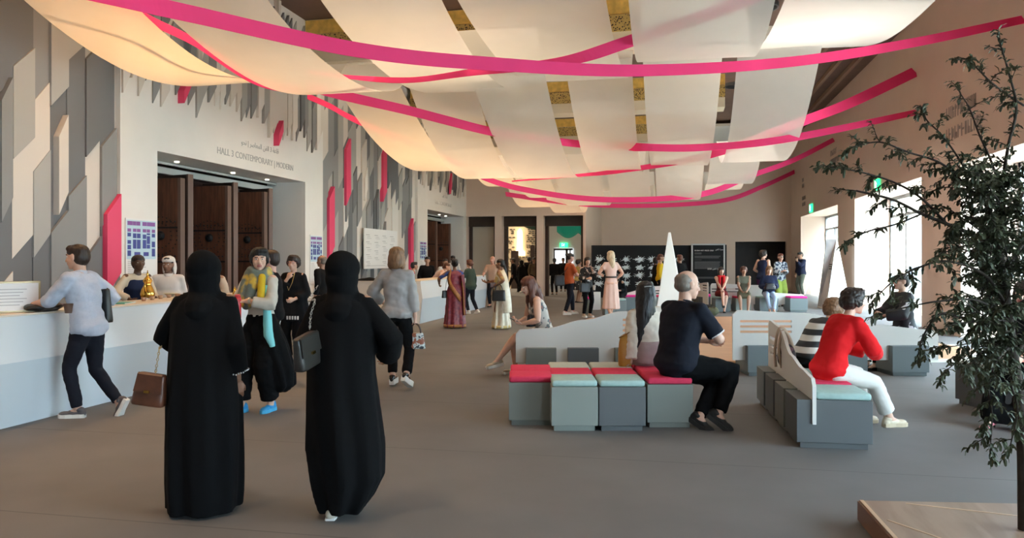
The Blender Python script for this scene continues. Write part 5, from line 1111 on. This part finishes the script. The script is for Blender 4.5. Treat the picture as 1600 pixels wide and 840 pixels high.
F20 = person('cream', 'woman in a cream silk sari with a black handbag, gesturing toward the counter', *FT(783,513), 78, 1.555, 'f', 'brown', pose=dict(lean=(2,3), rh=(.22,.44,1.12), re=(.3,-.5,-1), rd=(.1,1,.5), lh=(-.20,.06,1.06), le=(-.8,-1,-.4), ld=(-.2,1,.1), head=(2,0,0)), curl={'r':12,'l':55}, palm={'r':(-.2,0,1)},
   hair=('tied','black'), fall=[[('h',0,-.10,-.05,.04)[1:], ('h',0,-.13,-.16,.035)[1:], ('h',0,-.14,-.28,.022)[1:]]], wear=[('blouse', m_('gold_blouse', (.36,.25,.10), .6), dict(sleeve=.5, hem=.12)), ('sari', CRS, dict(sleeve=0, off=.026, rings=sari_rings(), fa=.03, fn=8, amp=.012, disp='f'))], shoes=BS)
hemring(F20, .05, .268, .213, GL2); band(F20, [(.10,.15,.78),(-.04,.17,.95),(-.15,.10,1.15),(-.13,.03,1.37),(-.13,-.08,1.34)], .09, GL2); band(F20, [(-.12,.0,1.40),(-.19,-.10,1.2),(-.21,-.16,.9),(-.20,-.2,.6),(-.19,-.21,.40)], .22, CRS, 'sari_pallu', .02)
person('green', 'woman with auburn hair in a dark green blazer at the farther counter', *PX(735,22.0), 55, 1.53, 'f', 'light', pose=dict(lh=(-.2,.35,1.02), rf=(.10,-.20,.10,-6,-20)), hair=('wavy','auburn'), wear=[('jacket', m_('dark_green_jacket', (.045,.065,.050), .85), dict(off=.028, hem=-.14, flare=.05)), ('trousers', DEN)], shoes=WS)
person('thinning', 'man with thinning hair facing the woman in the cream sari', *PX(770,25.0), 160, 1.64, 'm', 'pink', pose=dict(rh=(.20,.4,1.08)), hair=('fringe','grey'), wear=[('shirt', m_('peach_shirt', (.50,.34,.26), .8), dict(sleeve=.5)), ('trousers', DEN)], shoes=BS)
# silhouettes in the halls beyond
person('hall_a', 'person in a long black robe walking in the lit hall beyond the middle doorway', *PX(815,36.3), 20, 1.50, 'f', 'brown', pose=dict(lh=(-.3,.1,.85), lf=(-.1,.25,.078,0,0)), hair=None, wear=[('robe', BLK, dict(rings=rings0, sleeve=.92, cuff=.06)), ('hood', BLK, dict(name='headscarf'))], shoes=BS)
person('hall_b', 'man in black standing left of two in the lit hall beyond the middle doorway', *PX(826.5,36.8), 10, 1.66, 'm', 'brown', pose=dict(), hair=('short','black'), wear=[('jacket', BLK, dict(off=.03)), ('trousers', BLK)], shoes=BS)
person('hall_c', 'man in a brown jacket, rightmost in the lit hall beyond the middle doorway', *PX(834,35.2), 200, 1.62, 'm', 'brown', pose=dict(), hair=('short','black'), wear=[('jacket', m_('brown_jacket', (.10,.07,.04), .8), dict(off=.02)), ('trousers', BLK)], shoes=BS)
person('hall_d', 'person in dark trousers striding left behind the middle doorway post', *PX(803,35.5), 80, 1.60, 'm', 'brown', pose=dict(lf=(-.1,.3,.078,0,0), rf=(.1,-.38,.13,0,-30)), hair=('short','black'), wear=[('jacket', BLK, dict(off=.03)), ('trousers', BLK)], shoes=WS)
person('hall_e', 'man in black with his back turned, standing at the right far doorway', *PX(866.5,33.8), 10, 1.60, 'm', 'brown', pose=dict(), hair=('short','black'), wear=[('jacket', BLK, dict(off=.03, hem=-.16)), ('trousers', BLK)], shoes=BS)
person('hall_f', 'person in black behind the man at the right far doorway', *PX(880,37.5), 170, 1.62, 'm', 'brown', pose=dict(), hair=('short','black'), wear=[('jacket', BLK, dict(off=.03)), ('trousers', BLK)], shoes=BS)
FLO = mat_pattern('floral_black', (.012,.012,.014), (.55,.50,.48), 9, .62, 'noise', c2=(.35,.12,.12), width=.03)
person('yellowfl', 'woman in a mustard top and patterned skirt behind the floral blouse and polo', *PX(903,27.5), -70, 1.55, 'f', 'tan', pose=dict(), hair=('wavy','darkbrown'), wear=[('shirt', m_('mustard_top', (.50,.36,.12), .8), dict(sleeve=.5)), ('skirt', FLO, dict(rings=[(1.0,0,0,.14,.1,0),(.8,0,0,.2,.16,.5),(.5,0,0,.24,.19,1)]))], shoes=BS)
F23 = person('orange', 'woman in a rust-orange polo and black trousers looking at her phone', *FT(889,491), -72, 1.72, 'f', 'pink', heavy=1.15, pose=dict(lh=(-.09,.36,1.06), rh=(.10,.36,1.05), re=(.8,-.7,-.8), le=(-.8,-.7,-.8), lf=(-.13,.17,.078,8,0), rf=(.13,-.17,.078,-8,0), head=(0,-14,0), rd=(-.4,1,.1)), hair=('bun','darkbrown'), curl=45, palm={'r':(-.3,0,1)},
   wear=[('polo', m_('rust_polo', (.44,.095,.035), .85), dict(sleeve=.45, so=.015)), ('trousers', DEN)], shoes=WS)
F24 = person('floral2', 'woman in a black floral blouse with her hand at her mouth', *FT(917,495), -155, 1.60, 'f', 'light', pose=dict(lh=(-.04,.20,1.36), le=(-.9,0,-1), ld=(.3,-.1,1), rh=(.10,.22,1.1), head=(-14,0,0)), hair=('loose','darkbrown'), wear=[('blouse', FLO, dict(off=.02, so=.02)), ('trousers', BLK)], shoes=('sneaker', m_('beige_shoe', (.55,.45,.35), .6), SOLW), curl=45)
BSH = m_('blush_dress', (.66,.47,.41), .8, var=.05, scale=4)
F26 = person('blush', 'blonde woman in a long blush-pink dress with a black belt, seen from behind', *FT(955,498), 22, 1.76, 'f', 'light', pose=dict(lh=(-.16,.24,1.10), le=(-1,-.6,-.4), rh=(.20,.12,.98), re=(1,-.6,0), rf=(.10,.18,.078,-6,0), lf=(-.10,-.16,.10,6,-15)), eyes=False,
   hair=('long','pale'), fall=[[(0,-.06,-.08,.085),(0,-.085,-.20,.075),(0,-.07,-.30,.05)]], wear=[('dress', BSH, dict(sleeve=.26, so=.035, rings=[(1.05,0,0,.125,.10,0),(.9,0,0,.17,.13,.3),(.6,0,0,.20,.15,.8),(.25,0,0,.225,.17,1)], amp=.010, disp='f', hem=0.1))], shoes=('heel', m_('white_sandal', (.7,.66,.62), .5), SOLW))
band(F26, [(.135*math.cos(2*PI*i/14), .108*math.sin(2*PI*i/14)-.004, 1.055) for i in range(15)], .04, GRS, 'belt', .02)
SEAT = .565
def sit(fr=.0, kz=.0, **k):
    d = dict(pel=(0,0,SEAT), lean=(4,8), lf=(-.10,.50,.078,4,0), rf=(.10,.50,.078,-4,0), lh=(-.09,.38,.66), rh=(.09,.38,.66)); d.update(k); return d
person('crouch', 'dark-haired person in black bowed over on a far bench behind the blonde woman', *PX(971,23.2), 150, 1.6, 'f', 'tan', pose=sit(lean=(30,55)), hair=('loose','black'), wear=[('jacket', BLK, dict(off=.02)), ('trousers', BLK)], shoes=BS)
person('yellow', 'woman in a bright yellow top standing left of the pale spire', *PX(1031,25.6), -100, 1.72, 'f', 'tan', pose=dict(lh=(-.05,.2,1.3)), hair=('tied','auburn'), wear=[('shirt', m_('yellow_top', (.66,.42,.02), .8), dict(off=.02)), ('trousers', BLK)], shoes=BS)
person('blackyel', 'person in a black jacket beside the woman in yellow', *PX(1024,26.4), -90, 1.62, 'f', 'tan', pose=dict(), hair=('long','black'), wear=[('jacket', BLK, dict(off=.03)), ('trousers', BLK)], shoes=BS)
person('rightspire', 'person in a black jacket standing right of the pale spire', *PX(1063,25.6), 30, 1.70, 'm', 'tan', pose=dict(), hair=('short','auburn'), wear=[('jacket', BLK, dict(off=.03)), ('trousers', m_('red_skirt', (.42,.03,.03), .8))], shoes=BS)
# seated on the far bench
def seat_at(px, Y): return PX(px, Y)
F32 = person('redscarf', 'seated woman with a red scarf and crossed legs on the far bench', *PX(1127,22.75), 168, 1.64, 'f', 'light', pose=sit(lf=(-.06,.46,.078,4,0), rf=(-.02,.62,.30,6,-20), rk=(-.3,1,.6), rh=(.02,.44,.70), lh=(-.02,.46,.72), head=(12,0,0)), hair=('loose','darkbrown'), wear=[('dress_top', m_('dark_red_dress', (.09,.02,.02), .8), dict(sleeve=0)), ('lap', m_('dark_red_print', (.16,.02,.02), .8), dict(to=.85))], shoes=('flat', GRS, SOLB))
mb = MB(); nk = F32.neck
mb.tube([nk+V((math.cos(a_)*.09, math.sin(a_)*.08+.01, 0)) for a_ in [2*PI*i/12 for i in range(13)]], .035, 8)
for x in (-1,1): mb.cone(nk+V((x*.06,.10,-.02)), .045, nk+V((x*.07,.19,-.32)), .05)
obj('scarf', remesh(mb, .015, 3, disp=folds(.01,14,5)), m_('red_scarf', (.55,.02,.025), .8), F32.root)
person('greytee', 'seated woman in a grey-green dress, middle of three on the far bench', *PX(1162,22.75), 166, 1.66, 'f', 'tan', pose=sit(head=(12,0,0)), hair=('wavy','auburn'), wear=[('dress_top', m_('sage_tee', (.14,.145,.11), .85), dict(sleeve=.35)), ('lap', m_('olive_skirt', (.12,.11,.07), .85))], shoes=('flat', TANSH, SOLB))
person('jeans', 'seated woman in a navy cardigan and pale jeans holding a dark bag in her lap', *PX(1201,22.75), 172, 1.68, 'f', 'light', pose=sit(rh=(.14,.26,.72), lh=(-.12,.26,.75), rf=(.06,.50,.078,0,0), lf=(-.04,.60,.078,0,0), head=(0,-12,0)), hair=('long','honey'), fall=[[(.07,.01,-.08,.03),(.08,.05,-.24,.03)],[(-.07,.01,-.08,.03),(-.08,.05,-.24,.03)]],
   wear=[('jacket', NVY, dict(off=.03, so=.03)), ('trousers', m_('pale_jeans', (.36,.43,.55), .85))], shoes=('flat', WSH, SOLW))
F35 = person('sleeveless', 'standing woman in a navy sleeveless top with dark hair behind the far bench', *PX(1192,24.8), -48, 1.84, 'f', 'light', heavy=1.1, pose=dict(lh=(-.22,.2,1.02), head=(-30,0,0)), hair=('wavy','darkbrown'), wear=[('dress_top', NVY, dict(sleeve=0)), ('trousers', m_('purple_skirt', (.10,.03,.10), .8), dict(cuff=.09, knee=.10))], shoes=BS)
F36 = person('camera', 'woman in sunglasses, patterned top and lime trousers holding a camera', *PX(1219,25.3), -172, 1.74, 'f', 'light', pose=dict(rh=(.07,.26,1.12), lh=(-.07,.26,1.12)), hair=('tied','auburn'), glasses='sun', wear=[('blouse', mat_pattern('blue_white_pattern', (.03,.05,.09), (.50,.56,.60), 14, .5, 'voronoi'), dict(off=.024, so=.03)), ('trousers', m_('lime_trousers', (.36,.48,.10), .8), dict(cuff=.08, knee=.09))], shoes=BS, curl=45)
F37 = person('blazer', 'man in a navy blazer standing by the far window looking at his phone', *PX(1252,31.6), 110, 1.85, 'm', 'tan', pose=dict(lh=(-.06,.24,1.36), le=(-.8,-.2,-1), ld=(0,.2,1), head=(0,-16,0)), hair=('short','black'), wear=[('jacket', NVY, dict(off=.028)), ('trousers', m_('olive_chinos', (.13,.14,.11), .85))], shoes=BS)
# woman with the phone on the nearer bench
FP = mat_pattern('grey_floral_dress', (.50,.47,.42), (.10,.12,.13), 16, .56, 'noise', c2=(.30,.12,.10), width=.04)
F22 = person('phone', 'seated woman with long brown hair looking at her phone, legs crossed, bench left end', *PX(851,10.42), 104, 1.68, 'f', 'light', vox=.0085, pose=sit(lean=(12,26), rh=(.02,.36,.72), lh=(-.09,.34,.70), ld=(.25,1,.15), rd=(-.2,1,.25), re=(.9,-.6,-.3), le=(-.9,-.6,-.3), head=(0,-22,0), rf=(.06,.40,.078,-4,0), lf=(.02,.66,.20,6,-12), lk=(.15,1,.6), rk=(0,1,0)), curl=50, palm={'l':(.2,-.3,1),'r':(-.2,-.3,1)},
   hair=('long','auburn'), fall=[[(.06,.0,-.06,.045),(.07,.06,-.20,.040),(.055,.08,-.34,.025)],[(-.06,-.01,-.06,.045),(-.075,.05,-.20,.040),(-.06,.07,-.34,.022)],[(0,-.07,-.08,.075),(0,-.07,-.26,.055)]],
   wear=[('dress_top', FP, dict(sleeve=0, amp=.006, top=.47)), ('lap', FP, dict(to=.55, amp=.006))], shoes=('sneaker', m_('gold_sneaker', (.42,.36,.26), .4), SOLW))
wr, d = F22.hand['l']; mb = MB(); mb.tube([wr-d*.03, wr-d*.01], .031, 14); obj('bracelet', mb, m_('steel_watch', (.5,.48,.42), .3, metal=.7), F22.root)
# the pair on the stool cluster
NVP = m_('black_polo', (.012,.014,.022), .85)
F30 = person('polo', 'heavy man with thinning grey hair in a black polo sitting on the stools', *PX(1058,7.25), -62, 1.84, 'm', 'light', heavy=1.18, vox=.007, eyes=True,
   pose=sit(pel=(0,0,.53), lean=(6,14), pyaw=0, rh=(.12,.38,.72), lh=(-.05,.40,.70), re=(1,-.5,-.4), rf=(.34,.16,.13,-50,-35), lf=(.24,.04,.10,-60,-30), rk=(.35,1,.35), lk=(.2,1,.3), head=(-10,-6,0)),
   hair=('fringe','grey'), wear=[('polo', NVP, dict(top=.528, sleeve=.46, so=.022, off=.022, hem=-.12, amp=.008, k=8, vox=.011, ka=1.06)), ('collar', NVP), ('trousers', BLK2, dict(amp=.008, off=.016, knee=.072, cuff=.055, vox=.012))], shoes=('sneaker', GRS, SOLB))
mb = MB(); sh_, el_, wr_ = F30.arm['r']; p_ = sh_.lerp(el_, .86); ax = (el_-sh_).normalized(); mb.tube([p_-ax*.006, p_+ax*.004], .079, 20); obj('sleeve_trim', mb, WHT, F30.root)
F31 = person('longhair', 'woman with very long black hair and an ivory jacket sitting among the stools', *PX(1016,7.98), 12, 1.62, 'f', 'tan', vox=.0075, eyes=False,
   pose=sit(lean=(2,6), side=-4, lh=(-.27,-.10,.50), le=(-.8,-.6,0), ld=(-.5,.2,-.3), rh=(.10,.35,.66), head=(-6,0,0)), palm={'l':(0,0,-1)}, curl={'l':10,'r':30}, hair=('long','black'),
   fall=[[(0,-.02,.035,.108),(0,-.04,-.06,.116),(-.025,-.07,-.18,.098),(-.06,-.085,-.32,.070),(-.09,-.09,-.44,.045),(-.11,-.09,-.54,.014)],[(.05,-.06,-.14,.045),(.065,-.085,-.32,.030),(.07,-.085,-.46,.010)],[(-.06,-.06,-.10,.045),(-.085,-.085,-.34,.040),(-.09,-.09,-.56,.010)]],
   wear=[('jacket', m_('ivory_jacket', (.68,.61,.51), .9), dict(off=.026, so=.02, hem=.06, amp=.010, k=14, vox=.011)), ('lap', m_('dusty_pink_tunic', (.42,.31,.30), .85), dict(to=.9, amp=.006)), ('skirt', MATS['dusty_pink_tunic'], dict(rings=[(.74,0,-.01,.16,.12,0),(.60,0,-.02,.185,.15,.2),(.505,0,-.01,.195,.17,.3)], name='tunic'))], shoes=WS)
mb = MB(); mb.cone(F31.HM @ V((-.03,-.10,.075)), .006, F31.HM @ V((.035,-.10,.08)), .006); obj('hair_clip', mb, m_('silver_clip', (.6,.6,.6), .3, metal=.8), F31.root)
# the pair on the end-on bench
RED = m_('red_sweater', (.62,.012,.015), .85)
F38 = person('red', 'woman with short curly hair in a red sweater and white trousers on a bench', *PX(1296,7.05), -74, 1.66, 'f', 'light', vox=.007,
   pose=sit(lean=(14,34), rh=(.06,.46,.70), lh=(-.02,.48,.70), re=(1,-.3,-.7), le=(-1,-.3,-.7), rd=(-.3,1,.1), rf=(.10,.60,.078,-4,0), lf=(-.10,.46,.078,4,0), head=(-6,-4,0)), curl=50, palm={'r':(-1,0,.2),'l':(1,0,.2)},
   hair=('wavy','darkbrown'), wear=[('sweater', RED, dict(off=.026, so=.022, hem=-.13, amp=.010, k=8, vox=.011, sleeve=.90)), ('trousers', m_('white_trousers', (.60,.57,.52), .8), dict(len=.90, off=.014, cuff=.070, knee=.068, vox=.011))],
   shoes=('sneaker', m_('beige_loafer', (.60,.50,.36), .5), m_('crepe_sole', (.50,.40,.27), .7)))
STR = mat_pattern('black_white_stripes', (.016,.016,.018), (.58,.54,.48), 2.6, .5, 'Z', width=.02)
F39 = person('stripes', 'woman in a black and cream striped top bent forward behind the woman in red', *PX(1260,7.85), -62, 1.62, 'f', 'light', vox=.009, pose=sit(lean=(28,56), rh=(.1,.5,.70), lh=(-.1,.5,.70), head=(0,-10,0)), hair=('wavy','honey'),
   wear=[('shirt', STR, dict(off=.024, so=.02, hem=-.04)), ('trousers', BLK, {})], shoes=BS)
FLB = mat_pattern('black_blouse_blossoms', (.014,.014,.018), (.58,.56,.60), 7, .64, 'noise', c2=(.25,.20,.32), width=.02)
F40 = person('blossom', 'woman in a black blossom-print blouse sitting on the long bench', *PX(1413,10.85), 96, 1.68, 'f', 'light', vox=.009, pose=sit(lean=(2,6), rh=(.05,.38,.78), lh=(-.06,.36,.78), re=(.9,-.8,-.3), le=(-.9,-.8,-.3), head=(-4,2,0)), hair=('bun','darkbrown'), glasses='black',
   wear=[('blouse', FLB, dict(off=.028, so=.034, hem=-.08, sleeve=.92)), ('trousers', BLK)], shoes=BS, curl=45)
F41 = person('pinkheels', 'person in a black skirt and pink heels sitting mostly hidden behind the tree', W(0,0).x, 0, 128, 1.66, 'f', 'light', vox=.009, at=W(4.92, 7.34), pose=sit(lf=(-.12,.50,.085,10,-8), rf=(.10,.60,.085,-6,-8)), hair=('long','darkbrown'),
   wear=[('blouse', BLK, {}), ('lap', BLK2, dict(to=1.0, drop=.86, amp=.008))], shoes=('heel', m_('pink_patent', (.75,.22,.26), .35), SOLB))
stool(4.98, 7.44, math.radians(35), 2, 'w', 'charcoal stool under the person in pink heels at the right edge', .46, .46)
stool(1.455, 8.13, 0, 0, 'r', 'stool beneath the woman with long black hair at the back of the cluster')
# ---------------------------------------------------------------- bags and things in hands
def handbag(label, loc, yaw, w, h, d, m, top=.8, name='handbag', strap=None, strap_r=.004, strap_m=None, flap=None, handles=None, tilt=0, clasp=None):
    t = thing(name, label, 'bag', loc); M = Matrix.Rotation(yaw,4,'Z') @ Matrix.Rotation(math.radians(tilt),4,'Y')
    rings = []
    for q in (0,.06,.25,.5,.75,.94,1):
        k = 1+(top-1)*q; e = .93 if q in (0,1) else 1; a, b_ = w/2*k*e, d/2*(1-.35*q)*e
        rings.append([M @ Vector((a*math.copysign(abs(math.cos(x))**.35, math.cos(x)), b_*math.copysign(abs(math.sin(x))**.5, math.sin(x)), h*q)) for x in [2*PI*i/28+.01 for i in range(28)]])
    b = MB(); b.loft(rings); obj('bag_body', b, m, t, smooth=True)
    if flap:
        b = MB(); r_ = []
        for z0, o in ((h*.42,.006),(h*.7,.007),(h*.98,.010),(h*1.03,.0)):
            kk = 1+(top-1)*z0/h; r_.append([M @ Vector((x*w*.46*kk, s_*(d/2*(1-.35*z0/h)+o), z0)) for s_ in (-1,) for x in (-1,-.5,0,.5,1)])
        vs = [p for q in r_ for p in q]; b.add(vs, [(i*5+j, i*5+j+1, (i+1)*5+j+1, (i+1)*5+j) for i in range(3) for j in range(4)]); o = obj('flap', b, flap, t); md = o.modifiers.new('s', 'SOLIDIFY'); md.thickness = .006
        b = MB(); b.box(-.015,.015,-d/2-.012,-d/2,h*.42,h*.50,M); obj('clasp', b, Mgd, t)
    if handles:
        for s_ in (-1,1):
            b = MB(); b.tube([M @ Vector((w*.25*math.cos(PI-PI*i/10)*1.0, s_*d*.2, h*.97+handles*math.sin(PI*i/10))) for i in range(11)], strap_r*1.5, 8); obj('handle', b, strap_m or m, t, smooth=True)
    if strap:
        b = MB(); pts = spline([Vector(p)-Vector(loc) for p in strap], 6)
        if strap_m is not None and strap_m.name.startswith('chain'):
            L = sum((pts[i+1]-pts[i]).length for i in range(len(pts)-1)); n = int(L/.016); acc = 0
            for k in range(n):
                q = k/n*(len(pts)-1); i = int(q); p = pts[i].lerp(pts[min(i+1,len(pts)-1)], q-i); tg = (pts[min(i+1,len(pts)-1)]-pts[i]).normalized(); o_ = tg.orthogonal().normalized(); s_ = o_ if k % 2 else tg.cross(o_)
                b.tube([p+tg*.010*math.cos(x)+s_*.006*math.sin(x) for x in [2*PI*j/8 for j in range(9)]], .0022, 5, False)
            obj('chain_strap', b, strap_m, t)
        else: b.tube(pts, strap_r, 6); obj('strap', b, strap_m or m, t, smooth=True)
    return t
CHG = mat('chain_gold', (.70,.55,.30), .3, metal=.9); CHS = mat('chain_steel', (.55,.52,.48), .3, metal=.9)
BRN = mat('brown_leather', (.10,.032,.015), .4, var=.3, scale=18); DKL = mat('pewter_leather', (.028,.026,.023), .35)
F = PEOPLE['abaya1']; el = F.M @ F.arm['l'][1]; Y0 = 4.62; loc = P(232,632,Y0); loc.z -= .0
q1 = F.M @ F.arm['l'][1].lerp(F.arm['l'][2], .25)
handbag('brown leather handbag on a chain at the left side of the nearest abaya wearer', loc, A, .20, .19, .09, BRN, top=.80, flap=BRN, tilt=8, strap=[P(243,582,Y0), P(249,545,Y0), q1+Vector((-.02,-.09,-.03)), q1+Vector((0,-.02,.075))], strap_m=CHG)
F = PEOPLE['abaya2']; s_ = F.M @ F.sh['l']; Y0 = 4.48; loc = P(482,572,Y0)
handbag('dark pewter flap bag on a chain from the shoulder of the walking abaya wearer', loc, A+math.radians(72), .22, .19, .08, DKL, top=.9, flap=DKL, tilt=-12, strap=[P(484,512,Y0), P(486,490,Y0), P(492,468,Y0+.02), s_+Vector((-.03,-.09,.02)), s_+Vector((-.01,.0,.115))], strap_m=CHS)
F = PEOPLE['blueman']; p = F.M @ F.arm['r'][1].lerp(F.arm['r'][2], .5)
Yb = 7.75; handbag('flat black laptop bag hanging from the leaning man\'s bent arm', P(163,504,Yb), A-.2, .16, .34, .10, M_blk, top=.9, name='laptop_bag', strap=[P(158,450,Yb), p+Vector((0,0,-.05)), P(168,450,Yb)], strap_r=.008, tilt=-4)
p = G(88,487,CT); o = thing('clutch_bag', 'soft black bag lying on the counter by the leaning man', 'bag', (p.x-.18, p.y+.05, CT+.002))
b = MB(); b.ell((0,0,.045),(.12,.22,.045),None,20,10); me = remesh(b,.012,2,disp=folds(.012,12,8)); 
for v in me.vertices: v.co.z = max(v.co.z, .0)
obj('bag_body', me, M_blk, o)
F = PEOPLE['scarf']; wr, d = F.hand['r']; c = F.M @ (wr+d*.06+Vector((-.045,0,0))); t = thing('red_bottle', 'red drinks bottle held by the woman with the yellow and grey scarf', 'bottle', c-Vector((0,0,.12)))
b = MB(); b.lathe([(.001,0),(.033,0),(.036,.01),(.036,.16),(.034,.17),(.036,.18),(.036,.205),(.030,.215)], (0,0,0), 24); obj('bottle_body', b, mat('red_bottle', (.62,.03,.04), .35), t, smooth=True)
b = MB(); b.lathe([(.028,.213),(.028,.238),(.012,.245)], (0,0,0), 20); obj('cap', b, mat('bottle_cap', (.50,.02,.03), .4), t)
F = PEOPLE['silver']; wr, d = F.hand['r']; c = F.M @ (wr+d*.08)
handbag('small patterned handbag in the right hand of the woman in silver', c+Vector((0,0,-.30)), A+.1, .25, .19, .12, mat_pattern('white_brown_collage', (.30,.09,.04), (.55,.60,.58), 16, .46, 'noise', rough=.4, c2=(.05,.06,.07), width=.03), top=.72, handles=.12, strap_r=.006, strap_m=mat('dark_brown_leather', (.04,.02,.015), .4))
F = PEOPLE['cream']; wr, d = F.hand['l']; c = F.M @ F.arm['l'][1].lerp(wr, .7)
handbag('structured black handbag on the forearm of the woman in the cream sari', c+Vector((0,0,-.37))+(W(0,-.06)-W(0,0)), A, .31, .24, .12, M_blk, top=.88, handles=.14, strap_r=.007)
c = F.M @ (wr+d*.08); o = thing('wallet', 'brown wallet held by the woman in the cream sari', 'wallet', c); M = Matrix.Rotation(A+.3,4,'Z'); b = MB(); b.box(-.07,.05,-.015,.015,-.05,.06,M); obj('wallet_body', b, BRN, o, bevel=.005)
F = PEOPLE['maroon']; c = F.M @ Vector((-.24,.0,.0)); handbag('small black bag at the left hip of the woman in the maroon sari', Vector((c.x,c.y,.68)), A+.6, .17,.17,.08, M_blk, top=.85, strap=[Vector((c.x,c.y,.85)), F.M @ Vector((-.22,-.06,1.15)), F.M @ Vector((-.15,-.01,1.43))])
def phone(key, hand, label, off=(0,0,0), rot=(60,0)):
    F = PEOPLE[key]; wr, d = F.hand[hand]; c = F.M @ (wr+d*.10+Vector(off)); t = thing('phone', label, 'phone', c, F.root.rotation_euler.z)
    M = Matrix.Rotation(math.radians(rot[0]),4,'X'); b = MB(); b.box(-.036,.036,-.004,.004,-.07,.07,M); obj('case', b, M_blk, t, bevel=.003); b = MB(); b.box(-.032,.032,-.0055,-.004,-.065,.065,M); obj('screen', b, mat('phone_screen', (.05,.07,.09), .1, emit=(.35,.45,.55), estr=.4), t)
phone('phone', 'l', 'dark phone in the hands of the seated woman with crossed legs', (.03,.0,.03), (-65,0))
phone('orange', 'r', 'dark phone held by the woman in the rust-orange polo', (-.03,0,.02), (-60,0)); phone('blazer', 'l', 'dark phone held up by the man in the navy blazer', (0,.03,0), (-10,0))
F = PEOPLE['camera']; c = F.M @ Vector((0,.34,1.10)); t = thing('camera', 'small black camera held by the woman in sunglasses', 'camera', c, F.root.rotation_euler.z); b = MB(); b.box(-.06,.06,-.03,.03,-.04,.04); obj('camera_body', b, M_blk, t, bevel=.006); b = MB(); b.tube([(0,.02,0),(0,.08,0)], .03, 16); obj('lens', b, GRS, t)
F = PEOPLE['floral2']; c = F.M @ Vector((.16,.16,.72)); handbag('black shoulder bag on the hip of the woman in the floral blouse', c, A+.2, .28,.24,.10, M_blk, top=.9, strap=[c+Vector((0,0,.22)), F.M @ Vector((.02,.17,1.2)), F.M @ Vector((-.12,.02,1.44))], strap_r=.008)
c = F.M @ (F.hand['r'][0]+Vector((-.14,.12,-.32))); o = obj('paper_cup', MB().lathe([(.001,0),(.028,0),(.04,.12),(.042,.125),(.038,.125)], (0,0,0), 16), WHT, None, label='white bottle carried by the woman in the black floral blouse', cat='bottle'); o.location = c
F = PEOPLE['orange']; c = F.M @ Vector((.05,-.30,.80)); handbag('black bag slung behind the woman in the rust-orange polo', Vector((c.x,c.y,c.z)), A+.1, .30,.30,.12, M_blk, top=.85, strap=[c+Vector((0,0,.28)), F.M @ Vector((.1,-.16,1.2)), F.M @ Vector((.12,.0,1.43))], strap_r=.009)
F = PEOPLE['jeans']; c = F.M @ Vector((.02,.30,.68)); handbag('dark slouchy bag in the lap of the seated woman in a navy cardigan', c, A, .34,.18,.16, M_blk, top=.7)
F = PEOPLE['phone']; c = F.M @ Vector((-.02,.20,.655)); handbag('small round black bag in the lap of the woman with the phone', c, A+1.2, .20,.16,.09, M_blk, top=.7, strap=[c+Vector((0,0,.15)), F.M @ Vector((-.07,.22,.95)), F.M @ Vector((-.10,.15,1.12))], strap_r=.004, strap_m=mat('thin_brown_strap', (.12,.06,.03), .5))
MUS = mat('mustard_leather', (.42,.20,.02), .45, var=.06, scale=3)
t = thing('mustard_tote', 'mustard-yellow leather tote standing on the cushions by the long-haired woman', 'bag', W(1.155, 7.86, .459), A+.15); b = MB(); rings = []
for z, a, b_ in ((0,.060,.050),(.01,.066,.055),(.12,.072,.052),(.24,.066,.03),(.325,.058,.014)): rings.append([Vector((a*math.copysign(abs(math.cos(x))**.5, math.cos(x))+.02*z, b_*math.sin(x), z+(.035*math.cos(x) if z > .3 else 0))) for x in [2*PI*i/24 for i in range(24)]])
b.loft(rings); obj('bag_body', b, MUS, t, smooth=True); b = MB(); b.tube([Vector((.065*math.cos(2*PI*i/24)+.006, .018*math.sin(2*PI*i/24), .326+.035*math.cos(2*PI*i/24))) for i in range(25)], .005, 6, False); obj('rim', b, mat('dark_mustard_edge', (.20,.09,.01), .5), t)
t = thing('canvas_bag', 'olive canvas bag on the floor by the feet of the woman in the red scarf', 'bag', G(1111,493)); b = MB(); b.ell((0,0,.11),(.22,.14,.12),None,20,12); b.ell((.1,0,.16),(.10,.1,.08)); me = remesh(b,.015,3,disp=folds(.015,8,5))
for v in me.vertices: v.co.z = max(v.co.z, .002)
obj('bag_body', me, mat('olive_canvas', (.10,.10,.06), .9), t)
b = MB(); b.tube([(-.1,-.05,.2),(-.05,-.12,.27),(.08,-.10,.25),(.12,-.03,.2)], .01, 6); obj('handle', b, mat('olive_canvas', (.10,.10,.06), .9), t)
# beige tote and jacket over the end-on bench
t = thing('beige_shoulder_bag', 'pale beige bag with looped straps hanging over the end-on bench, by the striped top', 'bag', W(2.68, 7.62, .46), A+.15)
b = MB(); b.ell((.05,0,.12),(.09,.10,.13),None,18,12); obj('bag_body', remesh(b,.011,3,disp=folds(.010,12,6)), mat_pattern('dark_floral_bag', (.03,.025,.03), (.20,.12,.14), 16, .5, 'noise'), t)
for k in (0,1):
    b = MB(); pts = [(-.04+.02*k,.05-.08*k,.02),(-.05,.05-.08*k,.2),(-.01,.04-.06*k,.40-.02*k),(.06,.02-.04*k,.36-.03*k),(.11,.02-.05*k,.18),(.12,.03-.05*k,.02)]; b.tube(spline([Vector(p) for p in pts], 6), .014, 8); obj('strap', b, mat('pale_beige_leather', (.55,.42,.30), .6), t, smooth=True)
o = thing('flyer', 'small pink flyer on the stool by the person in pink heels', 'flyer', W(4.74,7.16,.60), .6); obj('sheet', MB().box(-.07,.07,-.04,.04,0,.03), mat('coral_paper', (.75,.20,.16), .6), o)
